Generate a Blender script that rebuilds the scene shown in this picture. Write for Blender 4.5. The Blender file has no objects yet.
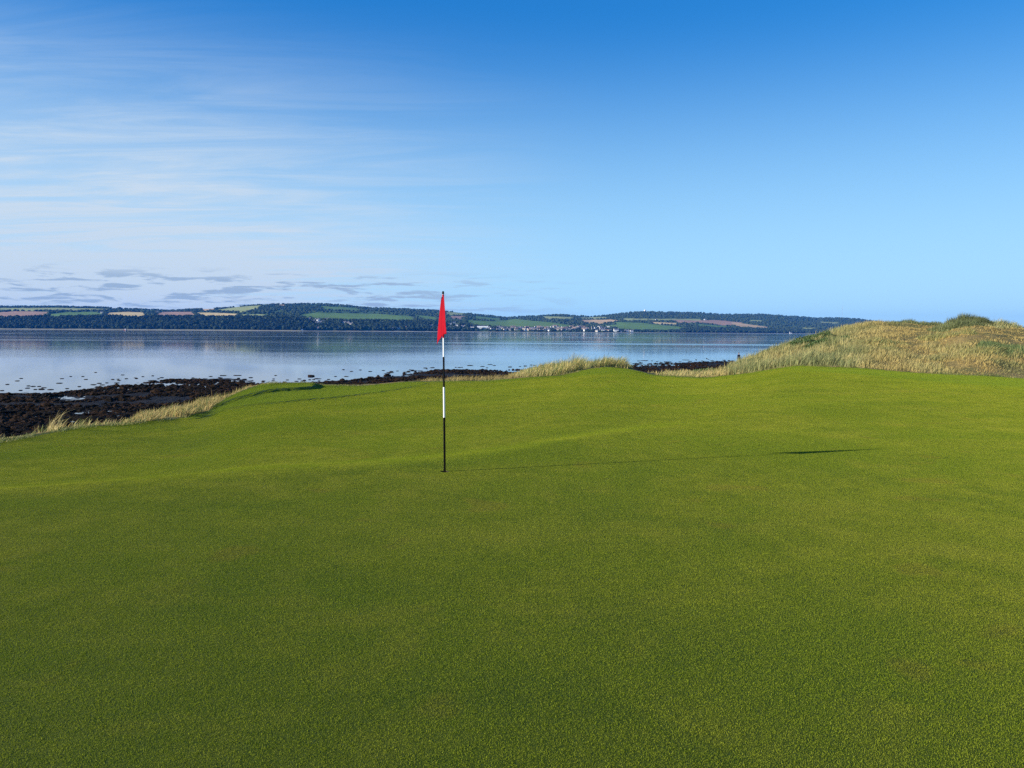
import bpy, math, random
import numpy as np

# ------------------------------------------------------------------ camera, sky, sun, exposure
sc = bpy.context.scene
COL = sc.collection
R = math.radians
ZC = 5.0                      # eye above sea level; the hole is 1.67 m below the eye
F = 800.0                     # focal length in pixels of the 1024 wide frame
PITCH, ROLL = 3.80, 0.35

cd = bpy.data.cameras.new('camera')
cam = bpy.data.objects.new('camera', cd)
COL.objects.link(cam)
sc.camera = cam
cd.sensor_width = 36.0
cd.lens = F * 36.0 / 1024.0
cd.clip_start = 0.05
cd.clip_end = 40000.0
cam.location = (0, 0, ZC)
from mathutils import Matrix, Vector
m = Matrix.Rotation(R(90 - PITCH), 4, 'X') @ Matrix.Rotation(R(ROLL), 4, 'Z')
cam.matrix_world = Matrix.Translation((0, 0, ZC)) @ m

SUN_TO = Vector((-6.06, -2.0, 2.09)).normalized()      # towards the sun
SUN_EL = math.asin(SUN_TO.z)
SUN_AZ = math.atan2(SUN_TO.x, SUN_TO.y)

ld = bpy.data.lights.new('sun', 'SUN')
ld.energy = 4.3
ld.angle = R(0.5)
ld.color = (1.0, 0.93, 0.80)
sun = bpy.data.objects.new('sun', ld)
COL.objects.link(sun)
sun.rotation_euler = SUN_TO.to_track_quat('Z', 'Y').to_euler()
sun.location = (-30, -10, 30)

vs = sc.view_settings
vs.view_transform = 'Standard'
vs.look = 'None'
vs.gamma = 1.0
vs.use_curve_mapping = False
vs.exposure = 1.0
sc.display_settings.display_device = 'sRGB'
cy = sc.cycles
cy.max_bounces = 6
cy.diffuse_bounces = 2
cy.glossy_bounces = 3
cy.transmission_bounces = 2
cy.volume_bounces = 0
cy.transparent_max_bounces = 6
cy.use_denoising = False      # denoising wipes out the thin pole shadow on the turf
cy.caustics_reflective = False
cy.caustics_refractive = False

# ---- node helper
class NT:
    def __init__(s, tree):
        s.t = tree
    def n(s, kind, **kw):
        nd = s.t.nodes.new(kind)
        for k, v in kw.items():
            setattr(nd, k, v)
        return nd
    def l(s, a, b):
        s.t.links.new(a, b)
    def val(s, x, sock):
        if hasattr(x, 'is_output') or hasattr(x, 'links'):
            s.l(x, sock)
        else:
            sock.default_value = x
    def math(s, op, a, b=0.0, c=0.0, clamp=False):
        nd = s.n('ShaderNodeMath', operation=op, use_clamp=clamp)
        s.val(a, nd.inputs[0]); s.val(b, nd.inputs[1]); s.val(c, nd.inputs[2])
        return nd.outputs[0]
    def ramp(s, x, lo, hi, a=0.0, b=1.0, smooth=True):
        nd = s.n('ShaderNodeMapRange', interpolation_type='SMOOTHSTEP' if smooth else 'LINEAR')
        s.val(x, nd.inputs['Value'])
        nd.inputs['From Min'].default_value = lo; nd.inputs['From Max'].default_value = hi
        nd.inputs['To Min'].default_value = a; nd.inputs['To Max'].default_value = b
        return nd.outputs['Result']
    def noise(s, vec, scale, detail=3.0, rough=0.5, dist=0.0):
        nd = s.n('ShaderNodeTexNoise')
        s.l(vec, nd.inputs['Vector'])
        nd.inputs['Scale'].default_value = scale
        nd.inputs['Detail'].default_value = detail
        nd.inputs['Roughness'].default_value = rough
        nd.inputs['Distortion'].default_value = dist
        return nd.outputs['Fac']
    def mapv(s, vec, scale=(1, 1, 1), loc=(0, 0, 0), rot=(0, 0, 0)):
        nd = s.n('ShaderNodeMapping')
        s.l(vec, nd.inputs['Vector'])
        nd.inputs['Location'].default_value = loc
        nd.inputs['Rotation'].default_value = rot
        nd.inputs['Scale'].default_value = scale
        return nd.outputs['Vector']
    def mix(s, fac, a, b, blend='MIX'):
        nd = s.n('ShaderNodeMix', data_type='RGBA', blend_type=blend)
        s.val(fac, nd.inputs[0])
        for x, sock in ((a, nd.inputs[6]), (b, nd.inputs[7])):
            if hasattr(x, 'links'):
                s.l(x, sock)
            else:
                sock.default_value = (*x, 1.0) if len(x) == 3 else x
        return nd.outputs[2]

# ---- sky: the Nishita sky with a layer of cirrus and a few low grey cloud bars
w = bpy.data.worlds.new('World')
sc.world = w
w.use_nodes = True
T = NT(w.node_tree)
T.t.nodes.clear()
sky = T.n('ShaderNodeTexSky', sky_type='NISHITA')
sky.sun_disc = False
sky.sun_elevation = SUN_EL
sky.sun_rotation = SUN_AZ
sky.altitude = 0.0
sky.air_density = 1.0
sky.dust_density = 0.0
sky.ozone_density = 5.0
hs = T.n('ShaderNodeHueSaturation')
SKY_A, SKY_P = (0.16, 0.78, 1.78), (1.3, 0.70, 0.50)
ss = T.n('ShaderNodeSeparateColor'); T.l(sky.outputs[0], ss.inputs[0])
sm = T.n('ShaderNodeCombineColor')
for i_ in range(3):
    T.l(T.math('MULTIPLY', T.math('POWER', ss.outputs[i_], SKY_P[i_]), SKY_A[i_]), sm.inputs[i_])
T.l(sm.outputs[0], hs.inputs['Color'])
tc = T.n('ShaderNodeTexCoord')
sep = T.n('ShaderNodeSeparateXYZ')
T.l(tc.outputs['Generated'], sep.inputs[0])
dx, dy, dz = sep.outputs
el = dz                                                   # sine of elevation
ay = T.math('MAXIMUM', dy, 0.02)
az = T.math('DIVIDE', dx, ay)                             # left negative
# cloud layer coordinates: direction cast onto a high flat layer
h = T.math('ADD', T.math('MAXIMUM', dz, 0.0), 0.06)
cx = T.math('DIVIDE', dx, h); cyy = T.math('DIVIDE', dy, h)
comb = T.n('ShaderNodeCombineXYZ'); T.l(cx, comb.inputs[0]); T.l(cyy, comb.inputs[1])
wisp = T.noise(T.mapv(comb.outputs[0], (0.20, 0.85, 1), rot=(0, 0, R(-5))), 3.4, 8, 0.66, 0.8)
soft = T.noise(T.mapv(comb.outputs[0], (0.25, 0.35, 1), (3.1, 1.7, 0)), 1.1, 3, 0.5, 0.3)
left = T.ramp(az, 0.16, -0.50)                            # cirrus lies to the left
low = T.ramp(el, 0.385, 0.04)
veil = T.math('MULTIPLY', left, low)
cir = T.math('MULTIPLY', T.math('ADD', T.ramp(wisp, 0.34, 0.74), T.math('MULTIPLY', T.ramp(soft, 0.3, 0.7), 0.5)), T.math('MULTIPLY', veil, 0.95))
cir = T.math('ADD', cir, T.math('MULTIPLY', T.math('POWER', veil, 1.5), 0.55))
cir = T.math('MINIMUM', cir, 0.93)
CIRC = (3.15, 3.72, 4.28)
pale = T.math('MULTIPLY', T.ramp(el, 0.37, 0.0), 0.85)
c0 = T.mix(pale, hs.outputs[0], (2.55, 4.25, 5.5))
c1 = T.mix(cir, c0, CIRC)
# low cloud bars
v2 = T.n('ShaderNodeCombineXYZ'); T.l(az, v2.inputs[0]); T.l(el, v2.inputs[1])
bars = T.noise(T.mapv(v2.outputs[0], (1.0, 9.0, 1), (0.37, 0.2, 0)), 13.0, 4, 0.6, 0.25)
band = T.math('MULTIPLY', T.ramp(el, 0.012, 0.03), T.ramp(el, 0.075, 0.055))
rng = T.math('MULTIPLY', T.ramp(az, 0.16, -0.22), T.ramp(az, -0.75, -0.6))
bar = T.math('MULTIPLY', T.ramp(bars, 0.50, 0.60), T.math('MULTIPLY', band, rng))
bar = T.math('MULTIPLY', bar, 1.0)
c2 = T.mix(bar, c1, (1.85, 2.5, 3.3))
bg = T.n('ShaderNodeBackground')
T.l(c2, bg.inputs[0])
bg.inputs[1].default_value = 0.10
wo = T.n('ShaderNodeOutputWorld')
T.l(bg.outputs[0], wo.inputs[0])

# ------------------------------------------------------------------ numeric helpers
rngm = np.random.default_rng(7)
random.seed(7)

def hor(px):                                             # row of the true horizon at a column
    return 330.9 + (np.asarray(px, float) - 512.0) * math.tan(R(ROLL))

def z_at(px, row, y):                                    # height of a ground point seen at (px,row), y metres ahead
    return ZC - (np.asarray(row, float) - hor(px)) / F * y

def x_at(px, y):
    return (np.asarray(px, float) - 512.0) / F * y

def _hash(ix, iy, s):
    n = (ix * 374761393 + iy * 668265263 + s * 974634777) & 0x7fffffff
    n = ((n ^ (n >> 13)) * 1274126177) & 0x7fffffff
    return ((n ^ (n >> 16)) & 0xffff) / 65535.0

def vnoise(x, y, s=0):
    x = np.asarray(x, float); y = np.asarray(y, float)
    ix = np.floor(x).astype(np.int64); iy = np.floor(y).astype(np.int64)
    fx = x - ix; fy = y - iy
    fx = fx * fx * (3 - 2 * fx); fy = fy * fy * (3 - 2 * fy)
    a = _hash(ix, iy, s); b = _hash(ix + 1, iy, s); c = _hash(ix, iy + 1, s); d = _hash(ix + 1, iy + 1, s)
    return (a * (1 - fx) + b * fx) * (1 - fy) + (c * (1 - fx) + d * fx) * fy - 0.5

def fbm(x, y, s=0, o=4):
    r = 0; a = 1.0; f = 1.0
    for k in range(o):
        r = r + a * vnoise(x * f + 17.3 * k, y * f - 9.1 * k, s + k)
        a *= 0.5; f *= 2.03
    return r

def sstep(a, b, x):
    t = np.clip((x - a) / (b - a), 0, 1)
    return t * t * (3 - 2 * t)

def make_mesh(name, V, faces, mats, mat_idx=None, attrs=None, smooth=True, parent=None, link=True):
    """faces: int array (n,3) or (n,4), or a list of such arrays"""
    if not isinstance(faces, list):
        faces = [faces]
    faces = [np.asarray(f, np.int32) for f in faces if len(f)]
    me = bpy.data.meshes.new(name)
    V = np.asarray(V, np.float32)
    me.vertices.add(len(V))
    me.vertices.foreach_set('co', V.ravel())
    li = np.concatenate([f.ravel() for f in faces])
    cnt = np.concatenate([np.full(len(f), f.shape[1], np.int32) for f in faces])
    st = np.concatenate([[0], np.cumsum(cnt)[:-1]]).astype(np.int32)
    me.loops.add(len(li)); me.loops.foreach_set('vertex_index', li)
    me.polygons.add(len(cnt)); me.polygons.foreach_set('loop_start', st); me.polygons.foreach_set('loop_total', cnt)
    if mat_idx is not None:
        me.polygons.foreach_set('material_index', np.asarray(mat_idx, np.int32))
    me.polygons.foreach_set('use_smooth', np.full(len(cnt), smooth))
    for k, a in (attrs or {}).items():
        a = np.asarray(a, np.float32)
        if a.ndim == 1:
            at = me.attributes.new(k, 'FLOAT', 'POINT'); at.data.foreach_set('value', a)
        else:
            if a.shape[1] == 3:
                a = np.concatenate([a, np.ones((len(a), 1), np.float32)], 1)
            at = me.attributes.new(k, 'FLOAT_COLOR', 'POINT'); at.data.foreach_set('color', a.ravel())
    me.update(calc_edges=True)
    me.validate()
    for mt in (mats if isinstance(mats, (list, tuple)) else [mats]):
        me.materials.append(mt)
    o = bpy.data.objects.new(name, me)
    if link:
        COL.objects.link(o)
    if parent is not None:
        o.parent = parent
    return o

def tag(o, label=None, cat=None, group=None, kind=None):
    if label: o['label'] = label
    if cat: o['category'] = cat
    if group: o['group'] = group
    if kind: o['kind'] = kind
    return o

def new_mat(name):
    mt = bpy.data.materials.new(name)
    mt.use_nodes = True
    N = NT(mt.node_tree)
    N.t.nodes.clear()
    out = N.n('ShaderNodeOutputMaterial')
    b = N.n('ShaderNodeBsdfPrincipled')
    N.l(b.outputs[0], out.inputs['Surface'])
    return mt, N, b, out

def plain(name, col, rough=0.6, spec=0.4, var=0.15, scale=8.0, sheen=0.0):
    mt, N, b, out = new_mat(name)
    g = N.n('ShaderNodeNewGeometry')
    f = N.noise(g.outputs['Position'], scale, 4, 0.6)
    c = N.mix(f, tuple(x * (1 - var) for x in col), tuple(min(1, x * (1 + var)) for x in col))
    N.l(c, b.inputs['Base Color'])
    b.inputs['Roughness'].default_value = rough
    b.inputs['Specular IOR Level'].default_value = spec
    return mt

# ------------------------------------------------------------------ ground shape
# edge of the green: column, row, metres ahead
EDGE = np.array([
 (-420, 452, 11.5), (-200, 446, 12.5), (0, 440, 14.5), (75, 427, 17), (112, 424.5, 18), (137, 422, 19), (175, 418.5, 20.5), (207, 412, 22.5),
 (217, 406, 24), (228, 399, 25.5), (245, 391, 27.5), (265, 385.5, 29), (290, 385, 30), (315, 385, 31), (340, 385.8, 32.5), (365, 386, 33.5), (400, 382.5, 34),
 (442, 381, 34), (486, 380.5, 34), (520, 377.5, 33.8), (565, 375, 33.5), (578, 371, 34), (595, 367.5, 34.2), (610, 366.5, 34.5), (630, 369, 34.5),
 (655, 375, 34.5), (707, 377.5, 34), (747, 373, 33), (780, 367.5, 31.5), (797, 365, 31), (858, 367.5, 29.5), (921, 373, 28), (985, 375.5, 27),
 (1024, 378, 27), (1250, 384, 26), (1500, 388, 25)])
# crest line of the near plateau (light line across the green)
CREST = np.array([(-420, 500, 0), (0, 487, 0), (120, 478, 0), (230, 469, 0), (400, 460, 0), (440, 456, 0), (520, 446, 0), (590, 432, 0), (700, 420, 0), (1500, 410, 0)])
# bank / dune crest beyond the edge: column, ground row, metres ahead
RIDGE = np.array([
 (-420, 462, 14), (0, 448, 16.5), (75, 434, 19), (112, 428, 20), (137, 420, 21.5), (175, 413, 23.5), (207, 404, 26), (245, 393, 30.5), (300, 388, 33), (400, 384, 37),
 (486, 379, 37.5), (520, 374, 38), (565, 369, 38.5), (610, 366, 38.5), (632, 370, 38.5), (655, 374, 39), (700, 372.5, 41), (728, 369, 43),
 (745, 363, 45), (760, 356, 46), (780, 349, 47), (800, 344, 48), (825, 336, 49), (850, 328, 49), (880, 324.5, 48), (920, 325.5, 46.5), (942, 329, 45),
 (955, 326.5, 43), (975, 325.5, 42), (1000, 329.5, 42), (1024, 332.5, 42), (1100, 330, 42), (1300, 326, 42), (1500, 325, 42)])
# shoreline
SHORE = np.array([(-420, 402), (0, 396), (60, 394), (100, 388), (140, 383), (180, 380), (245, 379.5), (275, 386), (320, 383), (345, 381), (400, 375.5), (440, 370.5), (500, 370.5),
 (560, 369), (640, 364.5), (700, 362.5), (740, 360.5), (800, 359), (1024, 356), (1500, 352)])

GPX = np.arange(-700.0, 1800.0, 2.0)
def _smooth(a, sig):
    k = np.exp(-0.5 * (np.arange(-60, 61) * 2.0 / sig) ** 2); k /= k.sum()
    return np.convolve(np.pad(a, 60, mode='edge'), k, 'valid')
def _curve(tab, ci, sig):
    return _smooth(np.interp(GPX, tab[:, 0], tab[:, ci]), sig)
ED_R, ED_D = _curve(EDGE, 1, 4), _curve(EDGE, 2, 12)
ED_Z = z_at(GPX, ED_R, ED_D)
ED_ZW = _smooth(ED_Z, 34)
RG_R, RG_D = _curve(RIDGE, 1, 5), _curve(RIDGE, 2, 14)
CR_R = _curve(CREST, 1, 30)
SH_R = _curve(SHORE, 1, 3)
def gi_(px, a):
    return np.interp(px, GPX, a)

def col_of(u):
    return 512.0 + u * F

def prof(u):
    """control points (d, z) per column direction u = x/y"""
    px = col_of(u)
    de = gi_(px, ED_D); ze = gi_(px, ED_Z)
    rr = gi_(px, RG_R); dr = gi_(px, RG_D); zr = z_at(px, rr, dr)
    dr = np.maximum(dr, de + 2.0)
    ds = (ZC) * F / (gi_(px, SH_R) - hor(px))
    rc = gi_(px, CR_R)
    dc = (ZC - 3.33) * F / (rc - hor(px))
    return de, ze, dr, zr, ds, dc

def height(x, y):
    x = np.asarray(x, float); y = np.asarray(y, float)
    ys = np.maximum(y, 3.0)
    u = np.clip(x / ys, -1.16, 1.23)
    # smooth the columns a little by averaging three directions
    acc = 0
    for du, wt in ((-0.006, .25), (0.0, .5), (0.006, .25)):
        acc = acc + wt * _height(u + du, y)
    return acc

DUNE = lambda px: sstep(715, 760, px)

def _height(u, y):
    px = col_of(u)
    de, ze, dr, zr, ds, dc = prof(u)
    zp = 3.33
    # green: plateau, then blend to the edge height past the crest line
    t = np.clip((y - dc) / np.maximum(de - dc, 1.0), 0, 1)
    k = sstep(440, 680, px)                      # on the right no crest: a plain long ramp
    t_left = sstep(-.02, .08, t) * t * (1.9 - 0.9 * t)      # quick start of the fall, levels off
    t_right = sstep(0, 1, np.clip((y - 12) / np.maximum(de - 12, 1), 0, 1))
    tt = np.clip(t_left * (1 - k) + t_right * k, 0, 1)
    zw = gi_(px, ED_ZW)
    zq = zw + (ze - zw) * sstep(de - np.where(px < 450, 5.0, 9.0), de, y)
    g = zp + (zq - zp) * tt
    g = g - 0.12 * sstep(-0.6, 1.4, y - dc) * (1 - t) * (1 - sstep(560, 760, px))
    # mound at the far left part of the green
    # beyond: edge -> ridge -> foot -> beach -> shore -> seabed
    dn = DUNE(px)
    foot_d = dr + 4.5 + dn * 14
    foot_z = 0.55 + 0.0 * px
    ds2 = np.maximum(ds, foot_d + 12)
    a = np.clip((y - de) / (dr - de), 0, 1)
    edge_to_ridge = ze + (zr - ze) * (sstep(0, 1, a) * (1 - dn) + (np.sin(np.clip(a, 0, 1) * np.pi / 2) ** 1.1) * dn)
    b = np.clip((y - dr) / (foot_d - dr), 0, 1)
    ridge_to_foot = zr + (foot_z - zr) * sstep(0, 1, b)
    c = np.clip((y - foot_d) / (ds2 - foot_d), 0, 1)
    beach = foot_z * (1 - c) ** 1.6 + 0.02
    off = 0.02 - 0.35 * (1 - np.exp(-(y - ds2) / 22.0)) - 0.004 * np.maximum(y - ds2, 0)
    z = np.where(y <= de, g, np.where(y <= dr, edge_to_ridge, np.where(y <= foot_d, ridge_to_foot, np.where(y <= ds2, beach, off))))
    return z

def zones(x, y):
    u = np.clip(x / np.maximum(y, 3.0), -1.16, 1.23)
    de, ze, dr, zr, ds, dc = prof(u)
    px = col_of(u)
    foot_d = dr + 4.5 + DUNE(px) * 14
    return px, de, dr, foot_d, np.maximum(ds, foot_d + 12), dc

NZ0 = 0.0
def ground_z(x, y):
    """height with all detail"""
    x = np.asarray(x, float); y = np.asarray(y, float)
    z = height(x, y)
    px, de, dr, fd, ds, dc = zones(x, y)
    # gentle undulations of the green
    gm = 1 - sstep(-1.0, 0.5, y - de)
    z = z + gm * (0.06 * fbm(x * 0.10 + 3, y * 0.19 - x * .05, 3, 2) + 0.012 * fbm(x * 0.7, y * 0.7, 5, 2)) * sstep(4, 10, y) * (0.4 + 0.6 * sstep(9.5, 16, y))
    z = z - gm * NZ0
    # rough ground
    rm = sstep(0.3, 2.0, y - de) * (1 - sstep(-2, 3, y - fd))
    dn = DUNE(px)
    z = z + rm * (0.10 + 0.22 * dn) * fbm(x * 0.35, y * 0.35, 11, 4) + rm * 0.10 * fbm(x * 1.7, y * 1.7, 14, 3) 
    # beach
    bm = sstep(-1, 4, y - fd)
    bumpy = 0.13 * fbm(x * 0.13, y * 0.10, 21, 3) + 0.12 * (np.abs(fbm(x * 0.9, y * 0.9, 25, 4)) - .3) + 0.06 * fbm(x * 4, y * 4, 28, 2) - 0.02
    z = z + bm * bumpy * (1 - 0.75 * sstep(0, 35, y - ds))
    return z

# grid
Y0 = 17.0
us = np.concatenate([np.linspace(-2.2, -0.72, 60, endpoint=False), np.arange(-0.72, 0.78, 0.0036), np.linspace(0.78, 2.2, 60)])
ysv = [-14.0]
while ysv[-1] < 330:
    s_ = 0.0070 * (ysv[-1] + Y0)
    if ysv[-1] > 95: s_ *= 2.2
    ysv.append(ysv[-1] + max(s_, 0.05))
ysv = np.array(ysv)
U, YY = np.meshgrid(us, ysv)
XX = U * (YY + Y0) * 0.72
XX = np.where(YY > -99, XX, XX)
# keep columns close to true sight lines far away
nr, nc = XX.shape
ZZ = ground_z(XX, YY)

HX, HY = float(x_at(444.6, 9.5)), 9.5
HZ = float(ground_z(HX, HY))
NZ0 = HZ - 3.312
ZZ = ground_z(XX, YY)
HZ = float(ground_z(HX, HY))
idx = np.arange(nr * nc).reshape(nr, nc)
quads = np.stack([idx[:-1, :-1], idx[:-1, 1:], idx[1:, 1:], idx[1:, :-1]], -1)        # (nr-1,nc-1,4)
cxm = (XX[:-1, :-1] + XX[1:, 1:]) / 2; cym = (YY[:-1, :-1] + YY[1:, 1:]) / 2
pxm, dem, drm, fdm, dsm, dcm = zones(cxm, cym)
zone = np.where(cym < dem, 0, np.where(cym < fdm + 0.5 * vnoise(cxm * .8, cym * .8, 2), 1, 2))
def mesh_z(x, y):
    """height of the actual mesh surface"""
    x = np.asarray(x, float); y = np.asarray(y, float)
    j = np.clip(np.searchsorted(ysv, y) - 1, 0, len(ysv) - 2); fj = (y - ysv[j]) / (ysv[j + 1] - ysv[j])
    w_ = x / ((y + Y0) * 0.72)
    i = np.clip(np.searchsorted(us, w_) - 1, 0, len(us) - 2); fi_ = (w_ - us[i]) / (us[i + 1] - us[i])
    return (ZM[j, i] * (1 - fi_) + ZM[j, i + 1] * fi_) * (1 - fj) + (ZM[j + 1, i] * (1 - fi_) + ZM[j + 1, i + 1] * fi_) * fj
# the cup is cut out of the green: one block of grid cells is replaced by a ring of quads round a circle
jr = int(np.argmin(np.abs(ysv - HY))); jc = int(np.argmin(np.abs(XX[jr] - HX)))
r0, r1, c0, c1_ = jr - 2, jr + 2, jc - 2, jc + 2
keep = np.ones((nr - 1, nc - 1), bool)
keep[r0:r1, c0:c1_] = False
loop = [(r0, c) for c in range(c0, c1_)] + [(r, c1_) for r in range(r0, r1)] + [(r1, c) for c in range(c1_, c0, -1)] + [(r, c0) for r in range(r1, r0, -1)]
V = np.stack([XX.ravel(), YY.ravel(), ZZ.ravel()], -1)
HR = 0.054
ang = [math.atan2(YY[r, c] - HY, XX[r, c] - HX) for r, c in loop]
# put the circle points at even steps, matched in order
n_l = len(loop)
start = ang[0]
circ = []
for k in range(n_l):
    a_ = ang[k]
    circ.append((HX + HR * math.cos(a_), HY + HR * math.sin(a_), HZ))
mid = [((circ[k][0] * .7 + .3 * XX[loop[k]]), (circ[k][1] * .7 + .3 * YY[loop[k]]), HZ * .7 + .3 * ZZ[loop[k]]) for k in range(n_l)]
base_n = len(V)
V = np.concatenate([V, np.array(mid), np.array(circ)])
ring = []
for k in range(n_l):
    k2 = (k + 1) % n_l
    a_, b_ = idx[loop[k]], idx[loop[k2]]
    ring.append((a_, b_, base_n + k2, base_n + k))
    ring.append((base_n + k, base_n + k2, base_n + n_l + k2, base_n + n_l + k))
ring = np.array(ring)

def submesh(name, Q, mats, attrs):
    used, inv = np.unique(Q, return_inverse=True)
    return make_mesh(name, V[used], inv.reshape(Q.shape), mats, attrs={k: a[used] for k, a in attrs.items()})

pv, dev, drv, fdv, dsv, dcv = zones(V[:, 0], V[:, 1])
# fringe: longer grass round the green (0 on the green, 1 in the fringe); the far left mound is all fringe
fw_ = np.interp(pv, [400, 560, 580, 600, 640, 660, 780, 800, 860, 1024], [.5, .8, 2.6, 3.4, 2.2, .8, 1.0, 2.6, 3.4, 4.0])
fr = sstep(-.2, .2, V[:, 1] - dev + fw_) * sstep(400, 480, pv)
lob_a = np.interp(pv, [-500, 150, 190, 225, 280, 330, 370, 420, 470], [60, 60, 20.6, 22.2, 23.0, 25.5, 28.5, 32, 40])
fr = np.maximum(fr, sstep(-0.12, 0.12, V[:, 1] - lob_a) * (1 - sstep(400, 470, pv)))
# a second, longer cut on the outer part of the mound
lob_b = np.interp(pv, [-500, 150, 205, 225, 250, 280, 300, 315, 330, 500], [60, 60, 23.0, 23.8, 25.2, 27.2, 28.2, 29.5, 60, 60])
fr2 = sstep(-0.1, 0.1, V[:, 1] - lob_b) * (1 - sstep(320, 330, pv))
# second cut stands a few cm higher
zg = V[:, 2]
is_green = V[:, 1] <= dev + 0.5
V[:, 2] += np.where(is_green & (np.arange(len(V)) < base_n), 0.07 * fr2 + 0.03 * fr * (1 - sstep(400, 470, pv)), 0)
ZM = V[:base_n, 2].reshape(nr, nc)
FRM = np.clip(fr + 0.5 * fr2, 0, 1)[:base_n].reshape(nr, nc)

# ---- materials for the ground
def grass_colour(N, dark=1.0):
    g = N.n('ShaderNodeNewGeometry')
    P = g.outputs['Position']
    big = N.noise(P, 0.35, 4, 0.55, 0.5)
    med = N.noise(P, 2.6, 5, 0.62, 0.3)
    fine = N.noise(P, 60.0, 3, 0.7)
    flat = N.mapv(P, (1, 1, 0.05))
    c = N.mix(N.ramp(med, 0.3, 0.7), (0.170, 0.225, 0.006), (0.300, 0.325, 0.022))
    c = N.mix(N.ramp(big, 0.35, 0.70), c, (0.150, 0.230, 0.005))
    mot = N.noise(N.mapv(P, (1, 1, .1), (4.2, 1.3, 0)), 1.15, 4, 0.6, 0.6)
    c = N.mix(N.ramp(mot, 0.50, 0.68, 0, .55), c, (0.095, 0.170, 0.006))
    mo2 = N.noise(N.mapv(P, (1, 1, .1), (9.2, 7.3, 0)), 0.8, 4, 0.6, 0.6)
    c = N.mix(N.ramp(mo2, 0.52, 0.70, 0, .5), c, (0.33, 0.33, 0.030))
    # small yellow-brown worn spots
    sp = N.noise(P, 1.7, 2, 0.4)
    c = N.mix(N.math('MULTIPLY', N.ramp(sp, 0.66, 0.74), 0.4), c, (0.28, 0.21, 0.03))
    c = N.mix(N.ramp(fine, 0.2, 0.8, 0.0, 0.35), c, (0.09, 0.12, 0.006))
    at = N.n('ShaderNodeAttribute', attribute_name='fringe')
    at2 = N.n('ShaderNodeAttribute', attribute_name='fr'); at2.attribute_type = 'INSTANCER'
    c = N.mix(N.math('MULTIPLY', N.math('MAXIMUM', at.outputs['Fac'], at2.outputs['Fac']), 0.7), c, (0.120, 0.215, 0.012))
    return c, P, at

mat_green, N, b, out = new_mat('green_turf')
c, P, at = grass_colour(N)
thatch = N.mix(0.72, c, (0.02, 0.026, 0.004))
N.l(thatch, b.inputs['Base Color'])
b.inputs['Roughness'].default_value = 0.85
b.inputs['Specular IOR Level'].default_value = 0.15
bn = N.noise(P, 160.0, 2, 0.7)
bm_ = N.n('ShaderNodeBump'); bm_.inputs['Strength'].default_value = 0.9; bm_.inputs['Distance'].default_value = 0.006
N.l(bn, bm_.inputs['Height']); N.l(bm_.outputs[0], b.inputs['Normal'])

mat_rough, N, b, out = new_mat('dune_turf')
g = N.n('ShaderNodeNewGeometry'); P = g.outputs['Position']
n1 = N.noise(P, 0.5, 5, 0.6, 0.4); n2 = N.noise(P, 9.0, 4, 0.7)
c = N.mix(N.ramp(n1, 0.4, 0.62), (0.30, 0.22, 0.08), (0.16, 0.15, 0.05))
c = N.mix(N.ramp(n2, 0.3, 0.75, 0, 0.8), c, (0.12, 0.085, 0.035))
N.l(c, b.inputs['Base Color'])
b.inputs['Roughness'].default_value = 0.95; b.inputs['Specular IOR Level'].default_value = 0.1
bm_ = N.n('ShaderNodeBump'); bm_.inputs['Strength'].default_value = 0.8; bm_.inputs['Distance'].default_value = 0.06
N.l(n2, bm_.inputs['Height']); N.l(bm_.outputs[0], b.inputs['Normal'])

mat_weed, N, b, out = new_mat('seaweed_rock')
g = N.n('ShaderNodeNewGeometry'); P = g.outputs['Position']
n1 = N.noise(P, 0.45, 5, 0.6, 0.4); n2 = N.noise(P, 6.0, 5, 0.7)
c = N.mix(N.ramp(n1, 0.42, 0.6), (0.009, 0.007, 0.005), (0.028, 0.015, 0.008))
c = N.mix(N.ramp(n2, 0.5, 0.8, 0, 0.6), c, (0.022, 0.014, 0.006))
N.l(c, b.inputs['Base Color'])
b.inputs['Roughness'].default_value = 0.9; b.inputs['Specular IOR Level'].default_value = 0.06
bm_ = N.n('ShaderNodeBump'); bm_.inputs['Strength'].default_value = 0.9; bm_.inputs['Distance'].default_value = 0.08
N.l(n2, bm_.inputs['Height']); N.l(bm_.outputs[0], b.inputs['Normal'])

mat_mud, N, b, out = new_mat('beach_mud')
g = N.n('ShaderNodeNewGeometry'); P = g.outputs['Position']
n1 = N.noise(P, 0.3, 5, 0.6, 0.4); n2 = N.noise(P, 5.0, 5, 0.7)
c = N.mix(N.ramp(n1, 0.4, 0.6), (0.010, 0.009, 0.009), (0.016, 0.011, 0.008))
c = N.mix(N.ramp(n2, 0.5, 0.8, 0, 0.5), c, (0.024, 0.018, 0.012))
N.l(c, b.inputs['Base Color'])
b.inputs['Roughness'].default_value = 0.75
b.inputs['Specular IOR Level'].default_value = 0.12
bm_ = N.n('ShaderNodeBump'); bm_.inputs['Strength'].default_value = 0.9; bm_.inputs['Distance'].default_value = 0.1
N.l(n2, bm_.inputs['Height']); N.l(bm_.outputs[0], b.inputs['Normal'])

at_ = {'fringe': np.clip(fr + 0.35 * fr2, 0, 1)}
Qg = np.concatenate([quads[(zone == 0) & keep].reshape(-1, 4), ring])
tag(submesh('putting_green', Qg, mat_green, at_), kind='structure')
tag(submesh('rough_ground', quads[zone == 1].reshape(-1, 4), mat_rough, at_), kind='structure')
tag(submesh('beach', quads[zone == 2].reshape(-1, 4), mat_mud, at_), kind='structure')

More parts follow.
